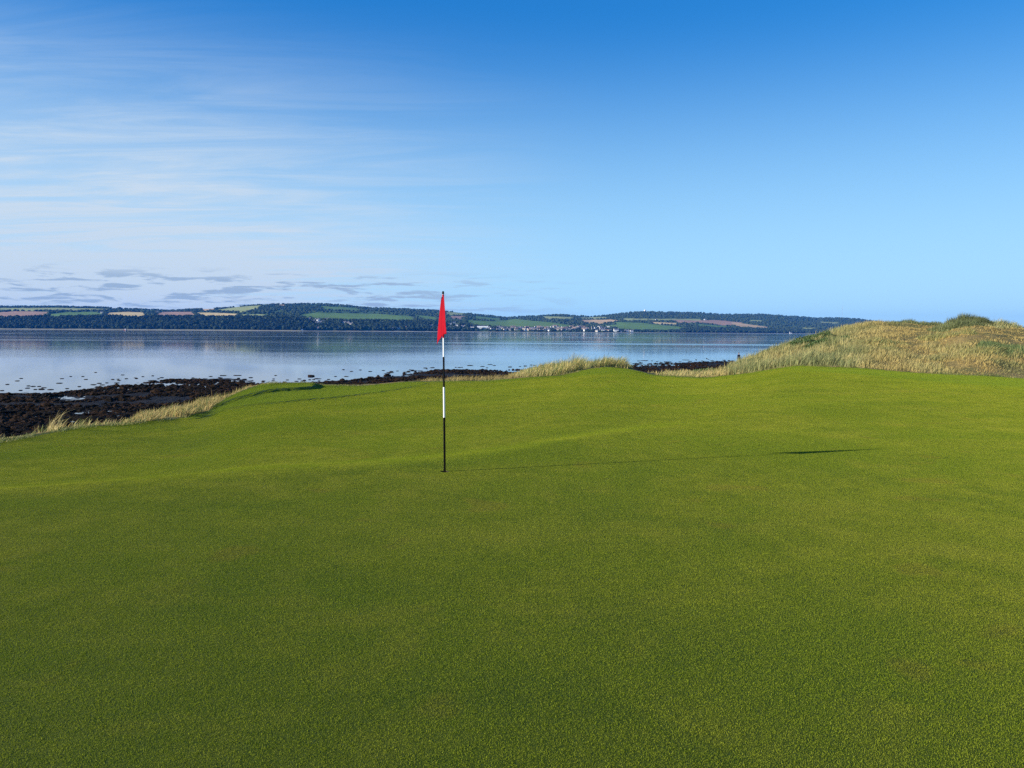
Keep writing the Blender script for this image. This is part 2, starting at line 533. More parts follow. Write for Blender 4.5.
# ------------------------------------------------------------------ sea
mat_sea, N, b, out = new_mat('sea_water')
g = N.n('ShaderNodeNewGeometry'); P = g.outputs['Position']
sp = N.n('ShaderNodeSeparateXYZ'); N.l(P, sp.inputs[0])
wx, wy = sp.outputs[0], sp.outputs[1]
b.inputs['Base Color'].default_value = (0.012, 0.030, 0.045, 1)
b.inputs['IOR'].default_value = 1.33
b.inputs['Specular IOR Level'].default_value = 0.5
lg = N.math('LOGARITHM', N.math('MAXIMUM', wy, 10.0), 2.718)
cv = N.n('ShaderNodeCombineXYZ'); N.l(N.math('MULTIPLY', N.math('DIVIDE', wx, N.math('MAXIMUM', wy, 10.0)), 0.9), cv.inputs[0]); N.l(N.math('MULTIPLY', lg, 3.2), cv.inputs[1])
wob = N.noise(N.mapv(P, (0.0035, 0.012, 1)), 1.0, 4, 0.6, 0.3)
ruf = N.ramp(wob, 0.46, 0.66)
# a calm lead of lighter, ruffled water about 300-360 m out and one near the far shore
d1 = N.math('ADD', wy, N.math('MULTIPLY', wx, 0.06))
bandA = N.math('MULTIPLY', N.ramp(d1, 300, 318), N.ramp(d1, 352, 338))
bandA = N.math('MULTIPLY', bandA, N.ramp(wx, -60, 30))
bandB = N.math('MULTIPLY', N.ramp(wy, 1500, 1700), N.ramp(wy, 2150, 2300))
bandB = N.math('MULTIPLY', bandB, N.ramp(N.noise(N.mapv(P, (0.0012, 0.004, 1)), 1.0, 2, 0.5), 0.45, 0.6))
tot = N.math('MAXIMUM', N.math('MULTIPLY', ruf, 0.35), N.math('MAXIMUM', bandA, N.math('MULTIPLY', bandB, 0.6)))
N.l(N.ramp(tot, 0, 1, 0.045, 0.16, smooth=False), b.inputs['Roughness'])
w1 = N.noise(N.mapv(P, (1.0, 1.6, 1)), 1.4, 3, 0.55)
bp = N.n('ShaderNodeBump'); bp.inputs['Distance'].default_value = 0.02
N.l(N.ramp(tot, 0, 1, 0.05, 0.8, smooth=False), bp.inputs['Strength'])
N.l(w1, bp.inputs['Height']); N.l(bp.outputs[0], b.inputs['Normal'])
sx = np.array([-9000, 9000.]); sy = np.array([-190., 7900.])
gx, gy = np.meshgrid(np.linspace(-9000, 9000, 40), np.concatenate([[-190, 10, 60], np.linspace(150, 7900, 40)]))
ii = np.arange(gx.size).reshape(gx.shape)
SV = np.stack([gx.ravel(), gy.ravel(), np.zeros(gx.size)], -1)
sea = make_mesh('water', SV, np.stack([ii[:-1, :-1], ii[:-1, 1:], ii[1:, 1:], ii[1:, :-1]], -1).reshape(-1, 4), mat_sea)
tag(sea, kind='structure')
# sea floor reaching the horizon, under everything
SV2 = SV.copy(); SV2[:, 2] = -3.0
bed = make_mesh('ground', SV2, np.stack([ii[:-1, :-1], ii[:-1, 1:], ii[1:, 1:], ii[1:, :-1]], -1).reshape(-1, 4), mat_mud)
tag(bed, kind='structure')

# ------------------------------------------------------------------ far hills
SKY = np.array([(-600, 306), (-200, 303), (0, 306.8), (60, 306.5), (100, 307.5), (150, 310), (170, 311), (200, 309.5), (225, 308.5), (250, 306), (262, 304.5), (300, 304), (320, 303.5), (340, 305),
 (370, 308), (400, 309), (440, 311), (480, 315), (507, 318), (520, 317), (540, 316), (560, 315), (590, 317), (610, 315), (625, 313), (645, 312), (700, 313), (720, 314.5),
 (760, 314.5), (790, 316), (810, 318), (840, 318), (860, 319.5), (880, 322), (920, 326), (980, 330.5), (1100, 332), (1300, 330), (1700, 334)])
SHY = np.array([(-600, 2500), (0, 2500), (300, 2550), (500, 3000), (650, 3400), (800, 4000), (1700, 4400)])
BAND = np.array([(-600, 317.5), (0, 317.5), (130, 317), (200, 317.5), (280, 318.5), (330, 321), (400, 321.5), (450, 324), (500, 327), (600, 328), (700, 328), (800, 330), (1700, 333)])   # ground row where the wooded brae ends

DEPTH = 2100.0
def far_z(px, y):
    ysh = np.interp(px, SHY[:, 0], SHY[:, 1])
    t = (y - ysh) / DEPTH
    rs = np.interp(px, SKY[:, 0], SKY[:, 1]); rb = np.interp(px, BAND[:, 0], BAND[:, 1]) + 1.2
    r_sh = hor(px) + ZC * F / ysh
    # row as a function of t: shore strip, steep brae, long fields, top
    tb = 0.10
    row = np.where(t < 0.012, r_sh, np.where(t < tb, r_sh + (rb - r_sh) * ((t - 0.012) / (tb - 0.012)) ** 0.9,
          rb + (rs - rb) * (1 - (1 - np.clip((t - tb) / (1 - tb), 0, 1)) ** 1.35)))
    z = ZC - (row - hor(px)) / F * y
    z = np.where(t < 0.012, 0.8 + 60 * np.clip(t, -.05, 1), z)
    z = np.where(t > 1, z - (t - 1) * 60, z)
    return np.where(t < 0.0, 0.8 + t * 300, z)

fp = np.arange(-600, 1700, 2.0)
ft = np.concatenate([[-0.02, -0.008, 0, 0.006, 0.012], np.linspace(0.02, 0.12, 16), np.linspace(0.13, 1.0, 110), np.linspace(1.03, 1.35, 6)])
PX, TT = np.meshgrid(fp, ft)
FY = np.interp(PX, SHY[:, 0], SHY[:, 1]) + TT * DEPTH
FZ = far_z(PX, FY)
FXX = x_at(PX, FY)
FZ = FZ + np.where((TT > 0.13) & (TT < 1.2), 3.0 * fbm(FXX * 0.004, FY * 0.004, 41, 3), 0)
FROW = hor(PX) - (FZ - ZC) / FY * F

def in_poly(px, row, poly):
    poly = np.asarray(poly, float); n = len(poly)
    ins = np.zeros(px.shape, bool)
    for i in range(n):
        x1, y1 = poly[i]; x2, y2 = poly[(i + 1) % n]
        cond = ((y1 > row) != (y2 > row))
        with np.errstate(divide='ignore', invalid='ignore'):
            xi = (x2 - x1) * (row - y1) / (y2 - y1 + 1e-12) + x1
        ins ^= cond & (px < xi)
    return ins

PINK, TAN, YEL, GRN, PALE, DGRN = (0.34, 0.22, 0.17), (0.46, 0.33, 0.20), (0.58, 0.45, 0.24), (0.115, 0.20, 0.055), (0.26, 0.30, 0.13), (0.055, 0.10, 0.04)
FIELDS = [
 (PINK, [(-60, 312), (0, 312.5), (16, 311.3), (50, 312), (47, 315.8), (37, 318.5), (-60, 319)]),
 (GRN, [(50, 314), (66, 312.5), (96, 312), (108, 314), (92, 318), (50, 318.5)]),
 (PALE, [(0, 308.2), (60, 308), (110, 309), (110, 311), (60, 311.2), (0, 311)]),
 (YEL, [(110, 312.6), (128, 312), (143, 312.4), (150, 318), (137, 318.6), (104, 317.5)]),
 (PINK, [(163, 312), (192, 312), (197, 316), (185, 317.6), (154, 316)]),
 (YEL, [(193, 312.5), (218, 313), (240, 314), (236, 317.5), (210, 318.6), (199, 315)]),
 (TAN, [(202, 309), (215, 308.4), (216, 310.4), (204, 311.5)]),
 (PALE, [(216, 310), (240, 307), (262, 305.5), (258, 309.5), (245, 312.5), (224, 312)]),
 (PALE, [(240, 314.5), (266, 314.3), (266, 316.6), (243, 317)]),
 (TAN, [(271, 305.3), (285, 304.8), (285, 306.4)]),
 (GRN, [(320, 306.2), (356, 307.8), (362, 311), (325, 310)]),
 (GRN, [(298, 315.5), (315, 312.3), (340, 313), (380, 314), (412, 316.5), (414, 321.3), (380, 321), (340, 320), (306, 318)]),
 (GRN, [(412, 314.5), (436, 317), (437, 321), (424, 320)]),
 (PALE, [(445, 311.8), (466, 313.4), (462, 315.6), (446, 315.2)]),
 (PINK, [(449, 316), (468, 316), (460, 319.3), (450, 318.6)]),
 (GRN, [(463, 319.5), (500, 322), (500, 327), (474, 326)]),
 (GRN, [(474, 316), (500, 318.6), (500, 321), (476, 319.4)]),
 (GRN, [(490, 321.5), (515, 319), (545, 322), (577, 326), (560, 329), (520, 328), (490, 327)]),
 (PALE, [(541, 316.3), (573, 317), (570, 319.4), (545, 319.4)]),
 (TAN, [(580, 320), (610, 319.6), (622, 321), (600, 323.8), (582, 323)]),
 (GRN, [(602, 325.5), (620, 324.5), (622, 328), (606, 328)]),
 (PALE, [(578, 317.5), (606, 317), (606, 319), (580, 319.2)]),
 (PALE, [(622, 318.5), (700, 319), (700, 320.5), (622, 320.8)]),
 (YEL, [(650, 321.8), (677, 323), (675, 325.4), (652, 323.6)]),
 (PINK, [(670, 319.6), (692, 320.6), (715, 320), (741, 322.7), (742, 326), (722, 325.4), (700, 322.8), (678, 323)]),
 (GRN, [(614, 322), (640, 323), (676, 326.5), (690, 329), (660, 331), (616, 330)]),
 (GRN, [(696, 324), (722, 326), (740, 327.4), (720, 328), (698, 327)]),
 (TAN, [(730, 322), (745, 324), (769, 327), (765, 328.6), (740, 327.4), (730, 325)]),
 (PALE, [(748, 320), (760, 320.3), (760, 322), (748, 321.6)]),
 (PALE, [(794, 327.4), (818, 328), (808, 330.4)]),
 (PALE, [(818, 321.6), (838, 322.6), (836, 324.4), (819, 323.6)]),
 (PALE, [(1040, 320), (1180, 320), (1180, 326), (1040, 327)]), (GRN, [(-360, 309), (-200, 308), (-190, 316), (-350, 317)]), (YEL, [(-180, 310), (-80, 311), (-85, 317), (-170, 316)]),
]
FC = np.empty(PX.shape + (3,)); FC[:] = DGRN
fieldmask = np.zeros(PX.shape, bool)
wobx = 1.2 * vnoise(PX * .3, FY * .01, 5); woby = 0.35 * vnoise(PX * .2, FY * .01, 6)
for colr, poly in FIELDS:
    msk = in_poly(PX + wobx, FROW + woby, poly)
    FC[msk] = colr; fieldmask |= msk
shore_m = TT < 0.016
FC[shore_m] = (0.27, 0.26, 0.25)
FC *= np.array((1.3, 1.2, .95)) * (1 + 0.25 * fbm(FXX * .012, FY * .012, 50, 2))[..., None]
mat_hill, N, b, out = new_mat('hill_fields')
at = N.n('ShaderNodeAttribute', attribute_name='land')
g = N.n('ShaderNodeNewGeometry')
nn = N.noise(g.outputs['Position'], 0.03, 4, 0.6)
c = N.mix(N.ramp(nn, 0.3, 0.7, 0, 0.2), at.outputs['Color'], (0.05, 0.06, 0.03))
N.l(c, b.inputs['Base Color']); b.inputs['Roughness'].default_value = 0.95; b.inputs['Specular IOR Level'].default_value = 0.05
fi = np.arange(PX.size).reshape(PX.shape)
hills = make_mesh('hills', np.stack([FXX.ravel(), FY.ravel(), FZ.ravel()], -1), np.stack([fi[:-1, :-1], fi[:-1, 1:], fi[1:, 1:], fi[1:, :-1]], -1).reshape(-1, 4), mat_hill, attrs={'land': FC.reshape(-1, 3)})
tag(hills, kind='structure')

def ico(sub):
    import bmesh
    bm = bmesh.new(); bmesh.ops.create_icosphere(bm, subdivisions=sub, radius=1.0)
    v = np.array([x.co[:] for x in bm.verts]); f = np.array([[q.index for q in p.verts] for p in bm.faces]); bm.free()
    return v, f

def scatter_blobs(name, P, S, mats, sub=1, jit=0.25, flat=1.0, attrs=None, seed=1):
    """P (n,3) centres, S (n,3) radii; uneven lumps merged in one mesh"""
    rg = np.random.default_rng(seed)
    v0, f0 = ico(sub); nv = len(v0); n = len(P)
    vv = v0[None] * (1 + jit * rg.standard_normal((n, nv, 1)))
    th = rg.uniform(0, 6.283, n); cs, sn = np.cos(th), np.sin(th)
    x = vv[..., 0] * S[:, None, 0]; y = vv[..., 1] * S[:, None, 1]; z = vv[..., 2] * S[:, None, 2]
    X = x * cs[:, None] - y * sn[:, None] + P[:, None, 0]; Yv = x * sn[:, None] + y * cs[:, None] + P[:, None, 1]; Zv = z + P[:, None, 2]
    VV = np.stack([X, Yv, Zv], -1).reshape(-1, 3)
    FF = (f0[None] + (np.arange(n) * nv)[:, None, None]).reshape(-1, 3)
    at = {k: np.repeat(a, nv, axis=0) for k, a in (attrs or {}).items()}
    return make_mesh(name, VV, FF, mats, attrs=at, smooth=False)

mat_tree, N, b, out = new_mat('far_foliage')
at = N.n('ShaderNodeAttribute', attribute_name='tone')
c = N.mix(at.outputs['Fac'], (0.006, 0.014, 0.009), (0.042, 0.062, 0.026))
N.l(c, b.inputs['Base Color']); b.inputs['Roughness'].default_value = 0.9; b.inputs['Specular IOR Level'].default_value = 0.1

# woods: everywhere that is not a field, denser on the brae above the shore
pts = []
rg = np.random.default_rng(3)
n_try = 60000
tpx = rg.uniform(-560, 1500, n_try)
tt = rg.uniform(0, 1, n_try)
tt = np.where(rg.uniform(0, 1, n_try) < 0.38, 0.018 + tt * 0.10, 0.10 + 0.90 * tt ** 1.1)
ty = np.interp(tpx, SHY[:, 0], SHY[:, 1]) + tt * DEPTH
tz = far_z(tpx, ty)
trow = hor(tpx) - (tz - ZC) / ty * F
inf = np.zeros(n_try, bool); nearedge = np.zeros(n_try, bool)
for colr, poly in FIELDS:
    a_ = in_poly(tpx, trow, poly)
    inf |= a_
    nearedge |= in_poly(tpx, trow - 0.6, poly) | in_poly(tpx, trow + 0.5, poly) | in_poly(tpx + 1.5, trow, poly) | in_poly(tpx - 1.5, trow, poly)
tx = x_at(tpx, ty)
# how wooded the land is: solid on the brae to the left and in named blocks, patchy elsewhere
dens = np.where(tt < 0.12, np.where(tpx < 460, 1.0, np.interp(tpx, [460, 500, 600, 680, 760, 800], [.5, .12, .35, .5, .95, 1.0])), 0.55 + 1.5 * fbm(tx * 0.0035, ty * 0.0035, 77, 3))
for poly in ([(255, 306), (300, 304), (340, 304), (330, 311), (300, 312), (252, 312)], [(330, 303), (440, 310), (510, 318), (440, 316), (360, 310)],
             [(610, 315), (645, 311), (760, 313), (800, 318), (700, 319), (620, 318)], [(675, 324), (695, 326), (800, 330), (800, 334), (672, 332)], [(505, 317), (560, 315), (545, 321), (510, 319)],
             [(570, 320), (600, 325), (620, 330), (570, 330)], [(180, 318), (300, 318), (420, 322), (420, 330), (180, 330)], [(740, 315), (860, 318), (860, 334), (760, 334)]):
    dens = np.where(in_poly(tpx, trow, poly), 1.0, dens)
HCLEAR = [(308.5, 318.5), (313, 320), (317.5, 319.5), (317, 322), (323, 320.5), (327, 318.8), (320, 321.5), (344, 321.5), (347.5, 322), (351, 323),
          (431, 326), (450, 324), (454, 322), (457, 325), (463, 326.5), (337, 329), (363.5, 328), (368, 329), (302, 329), (317, 329), (326, 329), (352, 329), (386, 328.5), (399, 328.5), (480, 328), (484, 328)]
inf2 = np.zeros(n_try, bool)
for hx_, hr_ in HCLEAR:
    inf2 |= (np.abs(tpx - hx_) < 1.6) & (trow > hr_ - .3) & (trow < hr_ + 3.6)
keep_t = (~inf2) & (~inf) & ((rg.uniform(0, 1, n_try) < dens) | nearedge)
hedge = inf & False
tx, ty, tz, tpx2, tt2 = tx[keep_t], ty[keep_t], tz[keep_t], tpx[keep_t], tt[keep_t]
n = len(tx)
tz = tz + np.where((tt2 > 0.13), 3.0 * fbm(tx * 0.004, ty * 0.004, 41, 3), 0)
sz = rg.uniform(4.5, 9.0, n)
hgt = np.where(tt2 < 0.12, rg.uniform(6, 10, n), rg.uniform(4, 7, n)) * np.where((tpx2 > 470) & (tt2 < .12) & (tpx2 < 680), 0.6, 1)
Pn = np.stack([tx, ty, tz + hgt * 0.55], -1); Sn = np.stack([sz, sz, hgt * 0.8], -1)
tone = np.clip(rg.uniform(0, 1, n) ** 2 * 0.8 + 0.55 * (tt2 > .12) + .3 * sstep(280, 340, tpx2), 0, 1.4)
wood = scatter_blobs('distant_wood', Pn, Sn, mat_tree, 1, 0.12, attrs={'tone': tone}, seed=5)
tag(wood, 'dark woods and hedgerow trees covering the far hills above the shore', 'woodland', kind='stuff')

# ------------------------------------------------------------------ far buildings
mat_white = plain('white_render', (0.80, 0.79, 0.76), 0.7, var=0.05)
mat_cream = plain('cream_render', (0.62, 0.55, 0.46), 0.7, var=0.08)
mat_slate = plain('slate_roof', (0.11, 0.11, 0.13), 0.6, var=0.2)
mat_brownroof = plain('brown_roof', (0.20, 0.12, 0.09), 0.7, var=0.2)
mat_glass = plain('window_glass', (0.03, 0.04, 0.05), 0.15, var=0.1)

def house_mesh(name, L, W, H, RH, wall, roof):
    """gabled house with two chimneys, walls 0, roof 1, glazing 2"""
    V = []; Fc = []; M = []
    def box(x0, x1, y0, y1, z0, z1, mi):
        b0 = len(V)
        V.extend([(x0, y0, z0), (x1, y0, z0), (x1, y1, z0), (x0, y1, z0), (x0, y0, z1), (x1, y0, z1), (x1, y1, z1), (x0, y1, z1)])
        for q in ((0, 1, 5, 4), (1, 2, 6, 5), (2, 3, 7, 6), (3, 0, 4, 7), (4, 5, 6, 7), (3, 2, 1, 0)):
            Fc.append(tuple(b0 + i for i in q)); M.append(mi)
    l, w_ = L / 2, W / 2
    box(-l, l, -w_, w_, -2.0, H, 0)
    # gable prism as degenerate quads
    b0 = len(V)
    V.extend([(-l, -w_, H), (-l, w_, H), (-l, 0, H + RH - .1), (l, -w_, H), (l, w_, H), (l, 0, H + RH - .1)])
    Fc.append((b0, b0 + 2, b0 + 1, b0 + 1)); M.append(0); Fc.append((b0 + 3, b0 + 4, b0 + 5, b0 + 5)); M.append(0)
    e = 0.4
    b0 = len(V)
    V.extend([(-l - e, -w_ - e, H - .15), (l + e, -w_ - e, H - .15), (l + e, 0, H + RH), (-l - e, 0, H + RH), (-l - e, w_ + e, H - .15), (l + e, w_ + e, H - .15)])
    Fc.append((b0, b0 + 1, b0 + 2, b0 + 3)); M.append(1); Fc.append((b0 + 3, b0 + 2, b0 + 5, b0 + 4)); M.append(1)
    for s in (-1, 1):
        box(s * (l - .6) - .5, s * (l - .6) + .5, -.5, .5, H + RH - 1, H + RH + .9, 0)
    k = max(2, int(L // 3.5))
    for st in range(max(1, int(H // 2.7))):
        for i in range(k):
            cx = -l + (i + .5) * L / k
            box(cx - .5, cx + .5, -w_ - .04, -w_ + .1, 1.0 + 2.7 * st, 2.3 + 2.7 * st, 2)
    FF = [tuple(f) for f in Fc]
    me = bpy.data.meshes.new(name)
    me.from_pydata([tuple(map(float, v)) for v in V], [], [tuple(dict.fromkeys(f)) for f in FF])
    for mt in (wall, roof, mat_glass): me.materials.append(mt)
    me.polygons.foreach_set('material_index', M)
    me.update()
    return me

HM = [house_mesh('house', 13, 8, 5.2, 3.2, mat_white, mat_slate), house_mesh('house', 10, 7, 3.2, 3.0, mat_white, mat_slate),
      house_mesh('house', 16, 8, 5.4, 3.4, mat_cream, mat_brownroof), house_mesh('house', 11, 8, 4.8, 3.2, mat_cream, mat_slate)]

def on_far(px, row=None, t=None):
    """ground position on the far land in direction px; row picks how far up the slope"""
    ysh = float(np.interp(px, SHY[:, 0], SHY[:, 1]))
    if t is None:
        best = None
        for tv in np.linspace(0.014, 0.9, 240):
            y = ysh + tv * DEPTH
            z = float(far_z(np.array(float(px)), np.array(y)))
            rw = float(hor(px)) - (z - ZC) / y * F
            if best is None or abs(rw - row) < best[0]:
                best = (abs(rw - row), y, z)
        _, y, z = best
    else:
        y = ysh + t * DEPTH; z = float(far_z(np.array(float(px)), np.array(y)))
    return float(x_at(px, y)), y, z

def put_house(px, row, mesh_i, rot, sc_, label, group):
    x, y, z = on_far(px, row + 1.0)
    o = bpy.data.objects.new('house', HM[mesh_i]); COL.objects.link(o)
    o.location = (x, y, z + 1.5); o.rotation_euler = (0, 0, rot); o.scale = (sc_, sc_, sc_)
    tag(o, label, 'house', group)
    return o

rg = random.Random(4)
for px, row in ((308.5, 318.5), (313, 320), (317.5, 319.5), (317, 322), (323, 320.5), (327, 318.8), (320, 321.5)):
    put_house(px, row + 1.5, rg.choice([0, 1]), rg.uniform(-.4, .4), 1.15, 'white house among the trees on the wooded slope above the far shore', 'houses on the wooded slope')
for px, row in ((344, 321.5), (347.5, 322), (351, 323)):
    put_house(px, row + 1.5, 3, rg.uniform(-.3, .3), 1.1, 'cream house near the foot of the green field on the far slope', 'cream houses below the green field')
for px in (302, 308, 317, 322, 326, 337, 341, 345, 352, 358, 363.5, 368, 373, 377, 382, 386, 392, 396, 399, 405, 412, 418, 424):
    put_house(px, 328.6 + rg.uniform(-1.2, .6), rg.choice([0, 1, 1, 3, 2]), rg.uniform(-.4, .4), rg.uniform(.7, 1.0), 'small house in the waterfront row left of the flag, on the far shore', 'waterfront houses left of the flag')
for px, row in ((431, 326), (450, 324), (454, 322), (457, 325), (459, 327), (463, 326.5), (467, 327), (470, 328), (472, 327), (488, 327.5), (492, 329), (447, 327.5), (452, 327.6)):
    put_house(px, row + .6, rg.choice([0, 0, 1, 3]), rg.uniform(-.4, .4), rg.uniform(.9, 1.2), 'pale house in the small cluster just right of the flag, on the far shore', 'houses right of the flag')
# long white sheds
for i, (px, L, lab) in enumerate(((479.5, 20, 'short white shed on the far shore, left of the long white one'), (483.5, 34, 'long white shed, brightest building on the far shore right of the flag'))):
    me = house_mesh('shed', L, 14, 6, 2.5, mat_white, mat_white)
    x, y, z = on_far(px, 328.6)
    o = bpy.data.objects.new('shed', me); COL.objects.link(o); o.location = (x, y, z + 1); tag(o, lab, 'shed')
for k in range(84):
    px = 497 + k * 1.02 + rg.uniform(-.6, .6)
    row = 330.2 - rg.random() ** 1.0 * (3.4 if px < 545 or px > 560 else 4.4)
    put_house(px, row, rg.choice([2, 2, 3, 3, 3, 1]), rg.uniform(-.5, .5), rg.uniform(.75, 1.1), 'house in the dense village below the long green field on the far shore', 'village houses below the green field')
for k in range(26):
    px = 582 + rg.uniform(0, 34); row = 330.8 - rg.random() * 4.5
    put_house(px, row, rg.choice([0, 1, 3, 2]), rg.uniform(-.5, .5), rg.uniform(.8, 1.1), 'house scattered among trees at the right end of the far village', 'houses at the right end of the village')
put_house(615.5, 331.0, 0, 0.1, 1.5, 'brightest white house by the water right of the village, reflected in the sea', None)
for px in (619.5, 625, 626.5, 631):
    put_house(px, 331.2, rg.choice([0, 1]), rg.uniform(-.3, .3), 1.0, 'white cottage in the row by the water right of the village', 'cottages right of the village')
put_house(716, 330.5, 1, .2, 1.1, 'lone pale cottage under the dark wood below the pink fields', None)
for px in (642, 655, 660, 704, 655.5, 108, 103):
    pass
put_house(655.5, 319.6, 1, 0.2, 1.0, 'white farmhouse on the hillside right of the village, above the yellow field', None)
put_house(704, 319.4, 1, 0.2, 1.1, 'white farmhouse on the hillside above the pink fields', None)
put_house(102.5, 312.5, 3, 0.1, .8, 'white farmhouse on the left hills between green field and yellow field', None)
put_house(158, 312, 3, 0.1, .9, 'pale farmhouse on the left hills between yellow field and pink field', None)

def box_mesh(bits, mats, name):
    V = []; Fc = []; M = []
    for (x0, x1, y0, y1, z0, z1, mi) in bits:
        b0 = len(V)
        V += [(x0, y0, z0), (x1, y0, z0), (x1, y1, z0), (x0, y1, z0), (x0, y0, z1), (x1, y0, z1), (x1, y1, z1), (x0, y1, z1)]
        for q in ((0, 1, 5, 4), (1, 2, 6, 5), (2, 3, 7, 6), (3, 0, 4, 7), (4, 5, 6, 7), (3, 2, 1, 0)):
            Fc.append(tuple(b0 + i for i in q)); M.append(mi)
    me = bpy.data.meshes.new(name); me.from_pydata(V, [], Fc)
    for mt in mats: me.materials.append(mt)
    me.polygons.foreach_set('material_index', M); me.update()
    return me

def lathe(prof_, n=20, z0=0.0):
    """list of (radius, z) -> V, F arrays"""
    V = []; Fc = []
    for (r, z) in prof_:
        for k in range(n):
            a = 2 * math.pi * k / n
            V.append((r * math.cos(a), r * math.sin(a), z + z0))
    for i in range(len(prof_) - 1):
        for k in range(n):
            k2 = (k + 1) % n
            Fc.append((i * n + k, i * n + k2, (i + 1) * n + k2, (i + 1) * n + k))
    return np.array(V, float), np.array(Fc)

# radar dome on the skyline
px = 644.0
yk = float(np.interp(px, SHY[:, 0], SHY[:, 1])) + DEPTH * 0.99
zk = float(far_z(np.array(px), np.array(yk)))
emp = bpy.data.objects.new('radar_dome', None); COL.objects.link(emp); emp.location = (float(x_at(px, yk)), yk, zk)
tag(emp, 'white round-topped dome standing on the highest wooded skyline, right of the village', 'radar dome')
dv, df = lathe([(5.6, 4.0), (7.0, 6.5), (7.4, 9.0), (7.0, 11.8), (5.4, 14.4), (3.0, 16.0), (0.02, 16.6)], 18)
make_mesh('dome', dv, df, mat_white, parent=emp)
bv, bf = lathe([(4.6, -4), (4.6, 4.0), (5.8, 4.0)], 12)
make_mesh('base', bv, bf, mat_cream, parent=emp)

# thin transmission mast on the far right hill
mat_steel = plain('mast_steel', (0.38, 0.40, 0.42), 0.5, var=0.1)
px = 840.5
yk = float(np.interp(px, SHY[:, 0], SHY[:, 1])) + DEPTH * 0.97
zk = float(far_z(np.array(px), np.array(yk)))
bits = []
for sx_ in (-1, 1):
    for sy_ in (-1, 1):
        bits.append((sx_ * 1.0 - .12, sx_ * 1.0 + .12, sy_ * 1.0 - .12, sy_ * 1.0 + .12, -3, 86, 0))
for k in range(0, 86, 4):
    bits.append((-.9, .9, -1.08, -.92, k, k + .25, 0)); bits.append((-.9, .9, .92, 1.08, k, k + .25, 0))
bits.append((-.2, .2, -.2, .2, 84, 100, 0))
o = bpy.data.objects.new('radio_mast', box_mesh(bits, [mat_steel], 'radio_mast')); COL.objects.link(o)
o.location = (float(x_at(px, yk)), yk, zk); tag(o, 'faint thin lattice mast on the far hill just left of the dune skyline', 'mast')

# lighthouse cottage at the right end
emp = bpy.data.objects.new('lighthouse', None); COL.objects.link(emp)
px = 789.0; yk = float(np.interp(px, SHY[:, 0], SHY[:, 1])) - 6
emp.location = (float(x_at(px, yk)), yk, 0.7)
tag(emp, 'small white lighthouse building on the low far shore, last bright speck before the dune', 'lighthouse')
tv, tf = lathe([(3.2, -1), (2.9, 9), (3.4, 9), (3.4, 9.8), (2.2, 9.8), (2.2, 12.2), (2.4, 12.3), (0.05, 14.2)], 14)
emp.scale = (.6, .6, .6)
make_mesh('tower', tv, tf, mat_white, parent=emp)
o = bpy.data.objects.new('cottage', house_mesh('cottage', 14, 8, 4.5, 3, mat_white, mat_slate)); COL.objects.link(o); o.parent = emp; o.location = (10, 2, 0)

# small boat with red hull off the far left shore
mat_boatw = plain('boat_white', (0.8, 0.8, 0.8), 0.4, var=0.03)
mat_boatr = plain('boat_red', (0.55, 0.06, 0.05), 0.4, var=0.05)
emp = bpy.data.objects.new('boat', None); COL.objects.link(emp); yb = 2380.0
emp.location = (float(x_at(126, yb)), yb, 0.0); tag(emp, 'tiny red and white boat on the water near the far left shore', 'boat')
ns = 13; hv = []; hf = []
for i in range(ns):
    s = i / (ns - 1); xx = -5 + 10 * s
    wv = 1.7 * (1 - max(0, (s - .45) / .55) ** 2.2); wv = max(wv, .05)
    dk = 1.3 + .7 * s ** 3
    for (fx, z) in ((-1, dk), (-.85, .2), (0, -.5), (.85, .2), (1, dk)):
        hv.append((xx, fx * wv, z))
for i in range(ns - 1):
    for k in range(4):
        hf.append((i * 5 + k, (i + 1) * 5 + k, (i + 1) * 5 + k + 1, i * 5 + k + 1))
    hf.append((i * 5 + 4, (i + 1) * 5 + 4, (i + 1) * 5, i * 5))
make_mesh('hull', np.array(hv), np.array(hf), mat_boatr, parent=emp, smooth=False)
o = bpy.data.objects.new('wheelhouse', box_mesh([(-2.4, 1.4, -1.2, 1.2, 1.2, 3.7, 0), (-2.7, 1.8, -1.4, 1.4, 3.72, 3.95, 0), (-1.0, -.9, -.05, .05, 3.95, 6.2, 0)], [mat_boatw], 'wheelhouse'))
COL.objects.link(o); o.parent = emp

# ------------------------------------------------------------------ shore rocks
rg = np.random.default_rng(12)
def shore_pts(n, fmin, fmax, pmin=-250, pmax=760):
    px = rg.uniform(pmin, pmax, n)
    u = (px - 512) / F
    de, ze, dr, zr, ds, dc = prof(u)
    fd = dr + 4.5 + DUNE(px) * 14; ds = np.maximum(ds, fd + 12)
    f = rg.uniform(fmin, fmax, n)
    y = fd + (ds - fd) * f
    return px, u * y, y, ds
px, rx, ry, ds_ = shore_pts(60000, 0.0, 1.02)
rz = ground_z(rx, ry)
clump = fbm(rx * 0.25, ry * 0.25, 61, 3)
ok = (rz > -0.25) & (clump > -0.22) 
rx, ry, rz = rx[ok], ry[ok], rz[ok]
sz = rg.gamma(2.0, 0.036, len(rx)) + 0.04
Pn = np.stack([rx, ry, rz + sz * 0.12], -1); Sn = np.stack([sz * rg.uniform(.9, 1.7, len(rx)), sz, sz * rg.uniform(.45, .75, len(rx))], -1)
weed = scatter_blobs('seaweed_rocks', Pn, Sn, mat_weed, 1, 0.16, seed=8)
tag(weed, 'mass of dark brown seaweed-covered rocks on the tidal beach', 'rocks', kind='stuff')

